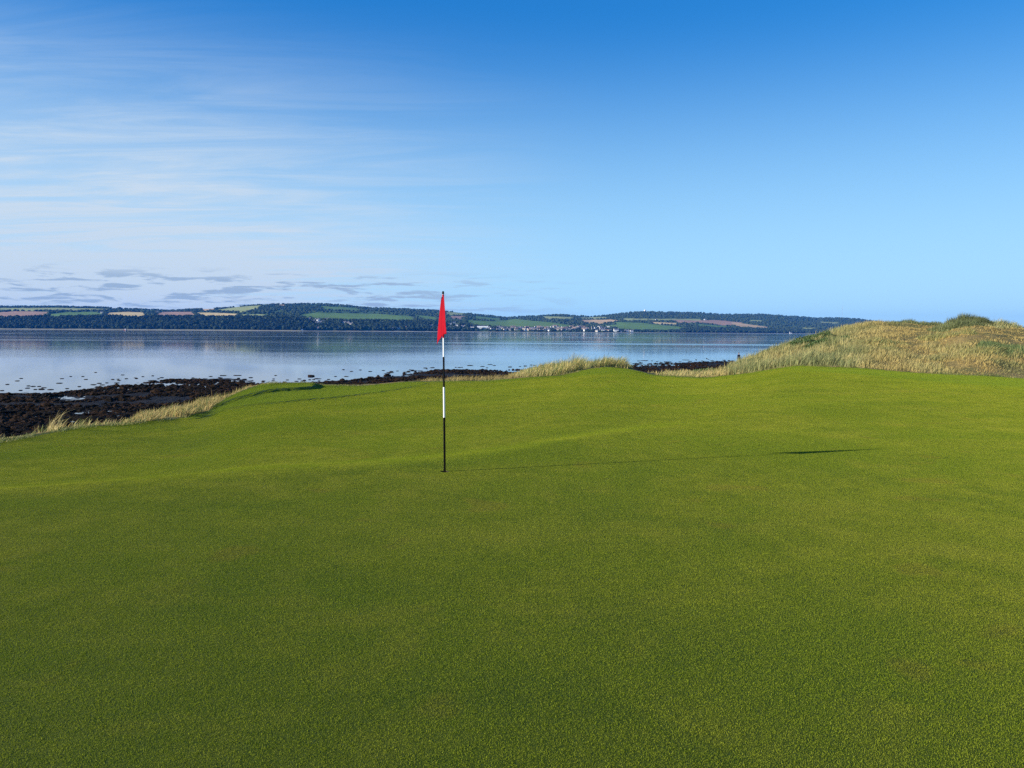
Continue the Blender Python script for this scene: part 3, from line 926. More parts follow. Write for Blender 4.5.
# rocks standing alone in the shallows: things of their own
def rock_mesh(seed, col=mat_weed):
    rr = np.random.default_rng(seed)
    v, f = ico(3)
    d = 1 + 0.35 * fbm(v[:, 0] * 1.6 + seed, v[:, 1] * 1.6 + v[:, 2], seed, 3) + 0.12 * rr.standard_normal(len(v)) * .4
    v = v * d[:, None]
    o = make_mesh('rock', v, f, col, link=False)
    return o.data
RM = [rock_mesh(s) for s in (1, 2, 3, 4, 5)]
def put_rock(px, row, wpx, hpx, label, group):
    y = ZC * F / (row - float(hor(px)))
    x = float(x_at(px, y)); s = y / F
    o = bpy.data.objects.new('rock', RM[random.randrange(5)]); COL.objects.link(o)
    o.location = (x, y, 0.0); o.scale = (max(.15, wpx * s * .5), max(.15, wpx * s * .5 * random.uniform(.6, 1)), max(.05, hpx * s * .6))
    o.rotation_euler = (0, 0, random.uniform(-.3, .3))
    tag(o, label, 'rock', group)
put_rock(310.5, 376.3, 7, 2.6, 'lone rounded dark rock standing clear of the shallows left of the flag', None)
ROCKS = [(20, 378.5, 4), (16, 381, 5), (32, 386.5, 6), (6, 384.5, 4), (58, 383.3, 7), (49, 389.7, 7), (40, 389.7, 6), (27, 386, 4), (66, 388.7, 4), (78, 386.7, 4), (85, 379.5, 4), (82, 376.5, 3),
 (101, 385, 5), (112, 379.5, 4), (116, 383, 5), (118, 380.5, 4), (108, 386, 4), (122, 375, 4), (70, 376.5, 2.5), (61, 378.7, 4), (95, 372.5, 3), (38, 386.5, 3), (142, 376.7, 3), (152, 381.5, 6), (161, 377.7, 4),
 (171, 379, 6), (135, 378, 4), (120, 389, 4), (210, 376.5, 4), (220, 378, 4), (235, 375.5, 3), (250, 377.7, 5), (238, 380, 7), (275, 375.5, 3), (273, 379, 3), (263, 381, 4), (284, 382, 4), (287, 380, 3),
 (303, 381, 6), (299, 379, 4), (316, 378.7, 5), (328, 379.5, 4), (292, 383.5, 5), (335, 376.5, 3), (351, 371.5, 4), (343, 369.7, 3), (360, 370, 3), (370, 371.5, 4), (383, 370.5, 4), (391, 371.5, 4), (397, 371, 3),
 (404, 373.5, 5), (346, 376.5, 5), (412, 370, 4), (420, 371, 5), (425, 368, 4), (432, 367.7, 5), (437, 369.5, 6), (448, 369.5, 3), (459, 367.5, 4), (470, 365.5, 6), (482, 366.5, 5), (490, 364.5, 5), (494, 365.5, 4),
 (510, 367, 4), (525, 366, 4), (531, 365, 3), (640, 362.7, 3), (650, 363.5, 4), (661, 362.3, 3), (668, 362.8, 4), (680, 361.8, 3), (690, 361.3, 4), (702, 361, 3), (712, 360.8, 4), (724, 360.2, 3), (634, 363.6, 4)]
for px, row, wp in ROCKS:
    put_rock(px, row, wp, random.uniform(.45, .95), 'dark seaweed-covered rock poking out of the shallow water off the beach', 'rocks in the shallows')
px, rx, ry, ds_ = shore_pts(90, 1.0, 1.22, -60, 740)
for a_, b_ in zip(px, ry):
    row = float(hor(a_)) + ZC * F / b_
    put_rock(float(a_), row, random.choice([1.2, 1.8, 2.5, 3, 4, 7]) * random.uniform(.7, 1.2), random.uniform(.25, 1.0), 'dark seaweed-covered rock poking out of the shallow water off the beach', 'rocks in the shallows')

# tide pools left between the rocks
mat_pool, N, b, out = new_mat('pool_water')
b.inputs['Base Color'].default_value = (0.02, 0.025, 0.03, 1); b.inputs['Roughness'].default_value = 0.12; b.inputs['IOR'].default_value = 1.33
g = N.n('ShaderNodeNewGeometry'); bp = N.n('ShaderNodeBump'); bp.inputs['Strength'].default_value = .2; bp.inputs['Distance'].default_value = .02
N.l(N.noise(g.outputs['Position'], 4.0, 3), bp.inputs['Height']); N.l(bp.outputs[0], b.inputs['Normal'])
POOLS = [(41, 411.8, 20, 1.6), (69, 412.3, 11, 1.8), (75, 419, 26, 1.6), (115, 412.5, 16, 1.6), (95, 408, 40, 3.0), (66, 416.8, 8, 1.0)]
for px, row, wp, hp in POOLS:
    zz = 0.42
    y = (ZC - zz) * F / (row - float(hor(px))); x = float(x_at(px, y)); s = y / F
    a = wp * s * .5; bdep = hp * .5 * y * y / F / (ZC - zz)
    nn_ = 40; vv = [(x, y, 0)]
    for k in range(nn_):
        th = 2 * math.pi * k / nn_; rr_ = 1 + .3 * float(vnoise(math.cos(th) * 2 + px, math.sin(th) * 2, 3)) * 2
        vv.append((x + a * rr_ * math.cos(th), y + bdep * rr_ * math.sin(th), 0))
    vv = np.array(vv)
    zt = float(np.percentile(ground_z(vv[:, 0], vv[:, 1]), 60))
    vv[:, 2] = zt + 0.05
    o = make_mesh('tide_pool', vv, np.array([(0, 1 + k, 1 + (k + 1) % nn_) for k in range(nn_)]), mat_pool)
    tag(o, kind='structure')

# ------------------------------------------------------------------ long grass
mat_blade, N, b, out = new_mat('long_grass')
at = N.n('ShaderNodeAttribute', attribute_name='tint')
N.l(at.outputs['Color'], b.inputs['Base Color'])
b.inputs['Roughness'].default_value = 0.7; b.inputs['Specular IOR Level'].default_value = 0.2
tr = N.n('ShaderNodeBsdfTranslucent'); N.l(at.outputs['Color'], tr.inputs[0])
ms = N.n('ShaderNodeMixShader'); ms.inputs[0].default_value = 0.3
N.l(b.outputs[0], ms.inputs[1]); N.l(tr.outputs[0], ms.inputs[2]); N.l(ms.outputs[0], out.inputs['Surface'])

STRAW, STRAW2, SAGE, GREEN, DKGREEN, RUST = np.array((0.55, 0.42, 0.14)), np.array((0.64, 0.53, 0.24)), np.array((0.27, 0.32, 0.12)), np.array((0.24, 0.28, 0.05)), np.array((0.06, 0.10, 0.025)), np.array((0.46, 0.32, 0.11))

def blades(name, P, L, W, lean, tint, mat=mat_blade, seed=0, wind=(0.35, 0.1), parent=None):
    """curved tapering blades: three segments"""
    rr = np.random.default_rng(seed); n = len(P)
    th = rr.uniform(0, 2 * math.pi, n)
    d = np.stack([np.cos(th) * lean + wind[0] * rr.uniform(.3, 1.2, n), np.sin(th) * lean + wind[1], np.zeros(n)], -1)
    side = np.stack([rr.uniform(.5, 1, n), rr.uniform(-.6, .6, n), np.zeros(n)], -1); side /= np.linalg.norm(side, axis=1)[:, None]
    lv = [(0.0, 1.0), (0.4, .9), (0.75, .6), (1.0, 0.0)]
    vs_ = []
    for s, wd in lv:
        c = P + d * (L * s ** 1.7)[:, None]; c[:, 2] += L * (s - 0.25 * s ** 3 * np.minimum(1.5, np.linalg.norm(d[:, :2], axis=1)))
        if wd > 0:
            vs_.append(c - side * (W * wd / 2)[:, None]); vs_.append(c + side * (W * wd / 2)[:, None])
        else:
            vs_.append(c)
    VV = np.stack(vs_, 1)                    # n,7,3
    b0 = np.arange(n)[:, None] * 7
    q = np.concatenate([b0 + np.array([[0, 1, 3, 2]]), b0 + np.array([[2, 3, 5, 4]])]).astype(int)
    t = (b0 + np.array([[4, 5, 6]])).astype(int)
    return make_mesh(name, VV.reshape(-1, 3), [q, t], mat, attrs={'tint': np.repeat(tint, 7, 0)}, smooth=False, parent=parent)

def rough_pts(n, p0, p1, o0, o1, seed, rel='edge', clump=0.0, cs=1.0, fade=.8):
    """points in columns p0..p1, between offsets o0..o1 metres past the edge (or ridge)"""
    rr = np.random.default_rng(seed)
    px = rr.uniform(p0, p1, n); u = (px - 512) / F
    de, ze, dr, zr, ds, dc = prof(u)
    b = de if rel == 'edge' else dr
    y = b + rr.uniform(o0, o1, n); x = u * y
    if clump > 0:
        cn = fbm(x * cs, y * cs, seed + 5, 2) - fade * (1 - sstep(p0, p0 + 35, px)) - .6 * sstep(p1 - 14, p1, px)
        k = cn > np.quantile(cn, clump)
        x, y, px = x[k], y[k], px[k]
    return px, x, y, ground_z(x, y)

def mixc(a, b, t):
    return a[None] * (1 - t[:, None]) + b[None] * t[:, None]

rr = np.random.default_rng(99)
def straw_tint(n, g=0.2):
    t = mixc(STRAW, STRAW2, rr.uniform(0, 1, n)); s = rr.uniform(0, 1, n)
    t[s < g] = mixc(GREEN, SAGE, rr.uniform(0, 1, int((s < g).sum())))
    return t * rr.uniform(.7, 1.2, (n, 1))

def long_grass(name, label, parts):
    Ps, Ls, Ws, Ts, le = [], [], [], [], []
    for (px, x, y, z), L, W, T_, ln in parts:
        n = len(x)
        Ps.append(np.stack([x, y, z - .02], -1)); Ls.append(L * (.35 + 1.1 * rr.uniform(0, 1, n) ** 1.3) * np.clip(1 + 1.1 * fbm(x * 1.9, y * 1.9, 91, 2), .3, 1.9)); Ws.append(np.full(n, W) * rr.uniform(.7, 1.3, n)); Ts.append(T_); le.append(np.full(n, ln))
    o = blades(name, np.concatenate(Ps), np.concatenate(Ls), np.concatenate(Ws), np.concatenate(le), np.concatenate(Ts), seed=len(Ps), wind=(.55, 0))
    tag(o, label, 'long grass', kind='stuff')
    return o

# left bank strip
a1 = rough_pts(17000, 120, 258, 0.0, 3.0, 31, clump=.3, cs=1.5, fade=.3)
hL = lambda px: np.interp(px, [120, 150, 175, 210, 240, 262], [.14, .22, .30, .36, .24, .10])
a2 = rough_pts(2600, -200, 134, 0.0, 1.2, 32, clump=.55, cs=1.5)
a3 = rough_pts(80, 44, 60, 0.0, 0.8, 33)
long_grass('bank_grass', 'dry straw-coloured long grass along the left bank above the seaweed beach',
    [(a1, hL(a1[0]) * .75, .011, straw_tint(len(a1[0]), .35) * np.array((.9, .84, .8)), .3), (a2, np.full(len(a2[0]), .15), .009, straw_tint(len(a2[0]), .3), .35), (a3, np.full(len(a3[0]), .30), .01, straw_tint(len(a3[0]), .1), .35)])
# low brownish strip behind the flag
b1 = rough_pts(5200, 400, 520, 0.1, 3.0, 34, clump=.35, cs=2)
t_ = straw_tint(len(b1[0]), .15); t_ = t_ * .4 + RUST * .3
b2 = rough_pts(34000, 495, 632, 0.3, 5.5, 35, clump=.3, cs=1.3)
hK = np.interp(b2[0], [490, 515, 540, 560, 572, 585, 600, 622, 634], [.15, .26, .42, .55, .70, .45, .48, .46, .10])
cl = 1 + 0.9 * fbm(b2[1] * 1.1, b2[2] * 1.1, 90, 2)
t2 = straw_tint(len(b2[0]), .42)
long_grass('knoll_grass', 'tall pale dune grass on the low knoll at the back of the green, right of the flag',
    [(b1, np.full(len(b1[0]), .17), .012, t_, .3), (b2, hK * cl * .68, .013, t2, .3)])
c1g = rough_pts(11000, 640, 745, 0.1, 6.0, 36, clump=.35, cs=1.5)
long_grass('hollow_grass', 'low dry grass in the dip between the knoll and the big dune', [(c1g, np.interp(c1g[0], [640, 655, 700, 745], [.1, .16, .2, .36]) * .9, .013, straw_tint(len(c1g[0]), .25), .3)])

e1 = rough_pts(30000, -260, 1300, -.35, .35, 38, clump=.35, cs=1.2, fade=0)
e1 = tuple(np.asarray(v) for v in e1)
ez = mesh_z(e1[1], e1[2])
long_grass('edge_grass', 'short uneven grass growing along the outer lip of the green', [((e1[0], e1[1], e1[2], ez), np.full(len(ez), .06), .008, straw_tint(len(ez), .75) * .8, .4)])

# the dune
def dune_pts(n, seed):
    return rough_pts(n, 728, 1300, 0.05, 24, seed)
d1_ = dune_pts(165000, 37)
px, x, y, z = d1_
de, ze, dr, zr, ds, dc = prof((px - 512) / F)
fr_ = (y - de) / (dr - de)                      # 0 at the green, 1 at the crest
okd = fr_ < 1.45
px, x, y, z, fr_ = px[okd], x[okd], y[okd], z[okd], fr_[okd]
n = len(px)
pat = fbm(x * .32, y * .30, 70, 4) + .15 * vnoise(x * 1.5, y * 1.5, 71)
leftp = 1 - sstep(820, 920, px)
# tall marram to the left end and along patches, short dry turf elsewhere
tall = np.clip(sstep(.22, .6, pat) * .6 + .85 * leftp * sstep(-.9, .0, pat), 0, 1)
L = .07 + .31 * tall
L = L * np.clip(1 + 1.5 * fbm(x * 1.5, y * 1.5, 74, 2), .2, 2.0)
t_dry = mixc(RUST, STRAW, rr.uniform(0, 1, n)); t_mar = mixc(SAGE, STRAW2, rr.uniform(0, 1, n) ** 1.3)
tint = t_dry * (1 - tall[:, None]) + t_mar * tall[:, None]
grn = sstep(.12, .3, fbm(x * .5 + 9, y * .5, 73, 3) + .12 * leftp); tint = tint * (1 - .6 * grn[:, None]) + SAGE * .5 * grn[:, None] * rr.uniform(.6, 1.1, (n, 1))
tint *= rr.uniform(.75, 1.2, (n, 1))
o = blades('dune_grass', np.stack([x, y, z - .02], -1), L * rr.uniform(.6, 1.3, n), .016 * rr.uniform(.7, 1.3, n), .35, tint, seed=77, wind=(.4, .0))
tag(o, 'dry straw and sage coloured grass covering the high dune on the right', 'long grass', kind='stuff')

# big clumps that stand out on the dune: things of their own
def clump_thing(px, off, rel_ridge, rad, nb, hgt, cols, label, name='grass_clump', cat='grass clump', wind=(.45, 0), w=.018, group=None):
    u = (px - 512) / F
    de, ze, dr, zr, ds, dc = [float(v) for v in prof(np.array(u))]
    y = (dr if rel_ridge else de) + off; x = u * y; z = float(ground_z(x, y))
    q = np.random.default_rng(int(px * 7 + off * 3))
    a = q.uniform(0, 6.283, nb); r_ = np.sqrt(q.uniform(0, 1, nb))
    X = x + rad[0] * r_ * np.cos(a); Yv = y + rad[1] * r_ * np.sin(a)
    X += .25 * rad[0] * vnoise(X * 2, Yv * 2, 3); Z = ground_z(X, Yv)
    dome = np.sqrt(np.clip(1 - r_ ** 2, 0, 1))
    tf = 1 + .9 * fbm(X * 1.6, Yv * 1.6, int(px), 2)
    L = hgt * (.12 + .88 * dome ** 1.3) * tf * q.uniform(.6, 1.2, nb)
    t = mixc(np.array(cols[0]), np.array(cols[1]), q.uniform(0, 1, nb)) * q.uniform(.65, 1.2, (nb, 1))
    P = np.stack([X - x, Yv - y, Z - z - .03], -1)
    o = blades(name, P, L, w * q.uniform(.7, 1.3, nb), .35, t, seed=int(px), wind=wind)
    o.location = (x, y, z); tag(o, label, cat, group)
    return o
MG = (np.array((0.13, 0.18, 0.06)), np.array((0.34, 0.33, 0.15)))
clump_thing(962, -.7, True, (1.45, 1.3), 10000, .62, (MG[0] * .8, MG[1] * .75), 'biggest dark green grass clump, breaking the skyline of the dune on the right')
clump_thing(954, -3.0, True, (1.3, 1.0), 4600, .5, MG, 'dark green grass clump on the dune just below the left half of the biggest clump')
clump_thing(990, -.4, True, (1.5, 1.2), 4000, .38, (SAGE, STRAW2), 'sage grass clump on the dune skyline, just right of the biggest clump')
clump_thing(905, -.1, True, (1.4, .9), 3600, .38, MG, 'low green grass clump on the dune skyline, left of the biggest clump')
clump_thing(930, .2, True, (.9, .7), 1800, .30, MG, 'small green tuft on the dune skyline, between the low clump and the biggest clump')
clump_thing(1006, 5.0, False, (1.3, 1.2), 4200, .42, (SAGE, MG[0]), 'blue-green grass clump low on the dune at the right edge of the picture')
clump_thing(980, 4.2, False, (1.0, .9), 2600, .35, (SAGE, STRAW), 'sage grass clump low on the dune under the biggest clump')
clump_thing(868, 6.5, False, (1.8, 1.4), 3200, .26, (SAGE, STRAW), 'wide grey-green grass patch halfway up the middle of the dune')
clump_thing(945, 9.0, False, (1.3, 1.3), 3400, .45, (SAGE, STRAW), 'sage grass clump on the slope under the left side of the biggest clump')

# leafy dark green scrub
mat_leaf = plain('scrub_leaf', (0.055, 0.095, 0.022), 0.6, var=.5, scale=9)
def scrub(px, off, rel_ridge, rad, nb, hgt, label):
    u = (px - 512) / F
    de, ze, dr, zr, ds, dc = [float(v) for v in prof(np.array(u))]
    y = (dr if rel_ridge else de) + off; x = u * y; z = float(ground_z(x, y))
    q = np.random.default_rng(int(px))
    a = q.uniform(0, 6.283, nb); r_ = np.sqrt(q.uniform(0, 1, nb))
    X = x + rad[0] * r_ * np.cos(a); Yv = y + rad[1] * r_ * np.sin(a)
    top = hgt * np.sqrt(np.clip(1 - r_ ** 2, .05, 1)) * (1 + .8 * fbm(X * 1.8, Yv * 1.8, int(px) + 1, 2))
    Z = ground_z(X, Yv) + top * q.uniform(.0, 1, nb) ** .5
    c = np.stack([X - x, Yv - y, Z - z], -1)
    s = q.uniform(.025, .05, nb)[:, None]
    d1 = q.standard_normal((nb, 3)); d1 /= np.linalg.norm(d1, axis=1)[:, None]
    d2 = np.cross(d1, q.standard_normal((nb, 3))); d2 /= np.linalg.norm(d2, axis=1)[:, None]
    VV = np.stack([c - d1 * s, c + d2 * s * .5, c + d1 * s, c - d2 * s * .5], 1).reshape(-1, 3)
    emp = bpy.data.objects.new('shrub', None); COL.objects.link(emp); emp.location = (x, y, z)
    tag(emp, label, 'shrub')
    make_mesh('foliage', VV, (np.arange(nb)[:, None] * 4 + np.array([[0, 1, 2, 3]])), mat_leaf, smooth=False, parent=emp)
    sv = []; sf = []
    for k in range(26):
        a_ = random.uniform(0, 6.283); rr_ = random.random() ** .5
        bx, by = rad[0] * rr_ * math.cos(a_) * .5, rad[1] * rr_ * math.sin(a_) * .5
        tx_, ty_ = bx * 1.5, by * 1.5
        zb = float(ground_z(x + bx, y + by)) - z - .03; b0 = len(sv)
        for (cx_, cy_, cz_, r0_) in ((bx, by, zb, .012), (tx_, ty_, zb + hgt * .8 * (1 - rr_ * .5), .004)):
            for j in range(4):
                sv.append((cx_ + r0_ * math.cos(j * 1.57), cy_ + r0_ * math.sin(j * 1.57), cz_))
        for j in range(4):
            sf.append((b0 + j, b0 + (j + 1) % 4, b0 + 4 + (j + 1) % 4, b0 + 4 + j))
    make_mesh('stems', np.array(sv), np.array(sf), mat_brownroof, smooth=False, parent=emp)
scrub(812, -5.5, True, (1.4, 1.2), 6500, .46, 'dark green shrub partway up the dune slope, above the pale grass')
scrub(797, -6.6, True, (0.9, .9), 3600, .40, 'dark green shrub on the dune slope, left of the largest shrub')
scrub(764, -2.0, True, (1.2, .9), 3600, .28, 'green leafy shrub on the skyline of the dune toe against the water')
scrub(741, -3.5, True, (1.0, 1.2), 4600, .22, 'low green shrub at the left foot of the dune, beside the standing person')
scrub(704, -1.5, True, (.8, .8), 2200, .2, 'small dark green bush in the dip between the knoll and the dune')
scrub(826, -9.8, True, (1.2, 1.0), 3500, .25, 'low grey-green shrub just above the edge of the green on the dune')

# ------------------------------------------------------------------ flagstick, flag, cup
mat_black = plain('black_paint', (0.006, 0.006, 0.007), 0.5, spec=.1, var=.1)
mat_wpaint = plain('white_paint', (0.80, 0.80, 0.78), 0.35, var=.03)
mat_pin, N, b, out = new_mat('banded_paint')
tcn = N.n('ShaderNodeTexCoord'); s3 = N.n('ShaderNodeSeparateXYZ'); N.l(tcn.outputs['Object'], s3.inputs[0])
Z = s3.outputs[2]
wa = N.math('MULTIPLY', N.math('GREATER_THAN', Z, 0.652), N.math('LESS_THAN', Z, 1.015))
wb = N.math('GREATER_THAN', Z, 1.375)
wm = N.math('MAXIMUM', wa, wb)
N.l(N.mix(wm, (0.003, 0.003, 0.003), (0.80, 0.80, 0.77)), b.inputs['Base Color']); b.inputs['Roughness'].default_value = .55; b.inputs['Specular IOR Level'].default_value = .06
fs = bpy.data.objects.new('golf_flagstick', None); COL.objects.link(fs)
fs.location = (HX, HY, HZ)
tilt = -0.0085
fs.rotation_euler = (0.0, R(-0.55), 0)
tag(fs, 'black and white banded golf flagstick with drooping red flag standing in the hole', 'flagstick')
# pole: thicker lower section
pvv, pff = lathe([(0.012, -0.12), (0.0135, -0.10), (0.0135, 0.02), (0.0128, 0.03), (0.0128, 0.655), (0.0115, 0.662), (0.0112, 1.375), (0.0090, 1.382), (0.0080, 2.115), (0.0, 2.118)], 16)
make_mesh('pole', pvv, pff, mat_pin, parent=fs)
cv_, cf_ = lathe([(0.0, 2.116), (0.011, 2.116), (0.0125, 2.124), (0.0125, 2.142), (0.008, 2.150), (0.0, 2.152)], 16)
make_mesh('finial', cv_, cf_, mat_black, parent=fs)
# flag: limp cloth, sleeve on the pole and folds falling to a point
mat_red, N, b, out = new_mat('red_nylon')
g = N.n('ShaderNodeNewGeometry')
nf = N.noise(g.outputs['Position'], 25, 3, .5)
N.l(N.mix(nf, (0.34, 0.005, 0.016), (0.43, 0.006, 0.022)), b.inputs['Base Color']); b.inputs['Roughness'].default_value = .7; b.inputs['Specular IOR Level'].default_value = .08
tr = N.n('ShaderNodeBsdfTranslucent'); tr.inputs[0].default_value = (0.5, 0.008, 0.03, 1)
ms = N.n('ShaderNodeMixShader'); ms.inputs[0].default_value = .2
N.l(b.outputs[0], ms.inputs[1]); N.l(tr.outputs[0], ms.inputs[2]); N.l(ms.outputs[0], out.inputs['Surface'])
nu, nvv = 48, 44
fv = []
for j in range(nvv + 1):
    t = j / nvv                                   # 0 top, 1 bottom
    zt = 2.108
    for i in range(nu + 1):
        s = i / nu                                # 0 at the pole, 1 at the fly
        wdt = 0.015 + 0.060 * t ** 0.75
        k_ = t ** .75
        wdt = 0.014 + 0.058 * k_
        if s < .28:                                   # pole -> near right fold
            q_ = s / .28
            x_ = 0.55 * wdt * math.sin(q_ * math.pi / 2); y_ = -.013 - .045 * k_ * math.sin(q_ * math.pi / 2)
        else:                                         # sweeps back to the left and away
            q_ = (s - .28) / .72
            e_ = q_ * q_ * (3 - 2 * q_) * .5 + q_ * .5
            x_ = wdt * (.55 - 1.8 * e_); y_ = -.013 - .045 * k_ + .17 * k_ * e_
            rp = math.sin(q_ * 9.5 + 1.3 * t) * .019 * k_ * math.sin(min(1, q_ * 1.3) * math.pi)
            x_ += rp * .4; y_ -= rp
        x_ += .003 * math.sin(7 * t) * t
        length = 0.470 + 0.125 * s ** 2.0 - 0.03 * math.sin(s * math.pi)
        z_ = zt - length * t - 0.05 * s * (1 - t) * 0.6
        fv.append((x_, y_, z_))
fq = []
for j in range(nvv):
    for i in range(nu):
        a_ = j * (nu + 1) + i
        fq.append((a_, a_ + 1, a_ + nu + 2, a_ + nu + 1))
fl = make_mesh('flag', np.array(fv), np.array(fq), mat_red, parent=fs)
so = fl.modifiers.new('cloth', 'SOLIDIFY'); so.thickness = 0.0012
# sleeve
sv_, sf_ = lathe([(0.0105, 1.60), (0.0115, 1.62), (0.0115, 2.10), (0.0100, 2.112)], 14)
make_mesh('flag_sleeve', sv_, sf_, mat_red, parent=fs)

cup = bpy.data.objects.new('hole_cup', None); COL.objects.link(cup); cup.location = (HX, HY, HZ)
tag(cup, 'round golf hole cut in the green at the foot of the flagstick', 'golf hole')
mat_soil = plain('cut_soil', (0.035, 0.028, 0.015), .9, var=.4, scale=60)
mat_linr = plain('cup_liner', (0.012, 0.012, 0.012), .8, spec=.05, var=.1)
lv_, lf_ = lathe([(HR + .0005, 0.000), (HR + .0005, -.030)], 40)
make_mesh('soil_rim', lv_, lf_[:, ::-1], mat_soil, parent=cup)
lv_, lf_ = lathe([(HR + .004, -.030), (HR - .002, -.030), (HR - .003, -.13), (0.0125, -.135), (0.0125, -.115), (0.0, -.115)], 40)
make_mesh('liner', lv_, lf_, mat_linr, parent=cup)

# ------------------------------------------------------------------ walker on the beach
mat_navy = plain('navy_cloth', (0.012, 0.018, 0.045), .8, var=.2)
mat_skin = plain('skin', (0.45, 0.27, 0.19), .5, var=.05)
mat_trous = plain('dark_trousers', (0.03, 0.03, 0.035), .8, var=.2)
mat_hair = plain('dark_hair', (0.02, 0.015, 0.01), .6, var=.2)
def skinned(name, joints, edges, mat, parent, root=0, sub=1):
    me = bpy.data.meshes.new(name)
    me.from_pydata([j[0] for j in joints], edges, [])
    o = bpy.data.objects.new(name, me); COL.objects.link(o); o.parent = parent
    md = o.modifiers.new('skin', 'SKIN')
    sk = me.skin_vertices[0].data if len(me.skin_vertices) else None
    if sk is None:
        me.attributes
    return o, md
py = 125.0; pxx = float(x_at(738.6, py)); pz = max(0.0, float(ground_z(pxx, py)))
per = bpy.data.objects.new('person', None); COL.objects.link(per); per.location = (pxx, py, pz); per.rotation_euler = (0, 0, R(25))
tag(per, 'person in dark navy clothes standing on the beach beyond the foot of the dune', 'person')
def ring_body(name, rings, mat, parent, n=14):
    """rings: (cx, cy, cz, rx, ry)"""
    V = []; Fc = []
    for (cx_, cy_, cz_, a, b_) in rings:
        for k in range(n):
            t = 2 * math.pi * k / n; V.append((cx_ + a * math.cos(t), cy_ + b_ * math.sin(t), cz_))
    for i in range(len(rings) - 1):
        for k in range(n):
            k2 = (k + 1) % n; Fc.append((i * n + k, i * n + k2, (i + 1) * n + k2, (i + 1) * n + k))
    return V, Fc
# body: one continuous surface from feet to head, built from joined tubes remeshed to one skin
bmv = []; bmf = []
def add(V_, F_):
    b0 = len(bmv); bmv.extend(V_); bmf.extend([tuple(b0 + i for i in f) for f in F_])
    return
def closed(rings):
    r0 = rings[0]; r1 = rings[-1]
    return [(r0[0], r0[1], r0[2] - .001, .002, .002)] + rings + [(r1[0], r1[1], r1[2] + .001, .002, .002)]
for s, ph in ((-1, .10), (1, -.10)):
    add(*ring_body('l', closed([(s * .10, ph - .06, .01, .045, .12), (s * .10, ph - .05, .07, .045, .11), (s * .10, ph, .12, .045, .05), (s * .10, ph * .8, .3, .06, .065), (s * .095, ph * .4 - .01, .5, .062, .065), (s * .09, 0, .75, .085, .09), (s * .085, 0, .92, .10, .11)]), None, None))
    add(*ring_body('a', closed([(s * .30, .03 * s - .03, .72, .03, .045), (s * .30, .03 * s - .02, .82, .035, .045), (s * .29, .0, .95, .042, .042), (s * .265, .02, 1.15, .05, .05), (s * .21, .01, 1.38, .062, .065), (s * .15, 0, 1.44, .05, .05)]), None, None))
add(*ring_body('t', closed([(0, 0, .86, .17, .12), (0, 0, .98, .165, .115), (0, .0, 1.12, .155, .105), (0, 0, 1.28, .19, .12), (0, 0, 1.40, .19, .10), (0, 0, 1.47, .09, .075), (0, 0, 1.50, .055, .058), (0, -.005, 1.56, .055, .06),
    (0, -.015, 1.585, .068, .085), (0, -.01, 1.65, .078, .098), (0, 0, 1.72, .075, .093), (0, 0, 1.77, .045, .06)]), None, None))
me = bpy.data.meshes.new('body'); me.from_pydata(bmv, [], bmf)
for mt in (mat_navy, mat_trous, mat_skin): me.materials.append(mt)
bo = bpy.data.objects.new('body', me); COL.objects.link(bo); bo.parent = per
rm_ = bo.modifiers.new('one_skin', 'REMESH'); rm_.mode = 'VOXEL'; rm_.voxel_size = .018
mat_body, N, b, out = new_mat('clothed_body')
tcn = N.n('ShaderNodeTexCoord'); s3 = N.n('ShaderNodeSeparateXYZ'); N.l(tcn.outputs['Object'], s3.inputs[0])
c = N.mix(N.math('GREATER_THAN', s3.outputs[2], .9), (0.03, 0.03, 0.035), (0.012, 0.018, 0.045))
c = N.mix(N.math('GREATER_THAN', s3.outputs[2], 1.5), c, (0.40, 0.25, 0.18))
N.l(c, b.inputs['Base Color']); b.inputs['Roughness'].default_value = .8
me.materials.clear(); me.materials.append(mat_body)
hv_, hf_ = ring_body('h', [(0, .02, 1.60, .082, .07), (0, .015, 1.68, .088, .095), (0, .005, 1.75, .080, .095), (0, .0, 1.79, .045, .06), (0, 0, 1.80, .002, .002)], None, None)
make_mesh('hair', np.array(hv_), np.array(hf_), mat_hair, parent=per)

# ------------------------------------------------------------------ mown turf of the green: patches of real blades
mat_mown, N, b, out = new_mat('mown_blades')
c, P, at = grass_colour(N)
oi = N.n('ShaderNodeAttribute', attribute_name='shade')
c = N.mix(N.ramp(oi.outputs['Fac'], 0, 1, 0.0, .55), c, (0.40, 0.42, 0.05))
N.l(c, b.inputs['Base Color']); b.inputs['Roughness'].default_value = .6; b.inputs['Specular IOR Level'].default_value = .06
tr = N.n('ShaderNodeBsdfTranslucent'); N.l(c, tr.inputs[0])
ms = N.n('ShaderNodeMixShader'); ms.inputs[0].default_value = .3
N.l(b.outputs[0], ms.inputs[1]); N.l(tr.outputs[0], ms.inputs[2]); N.l(ms.outputs[0], out.inputs['Surface'])

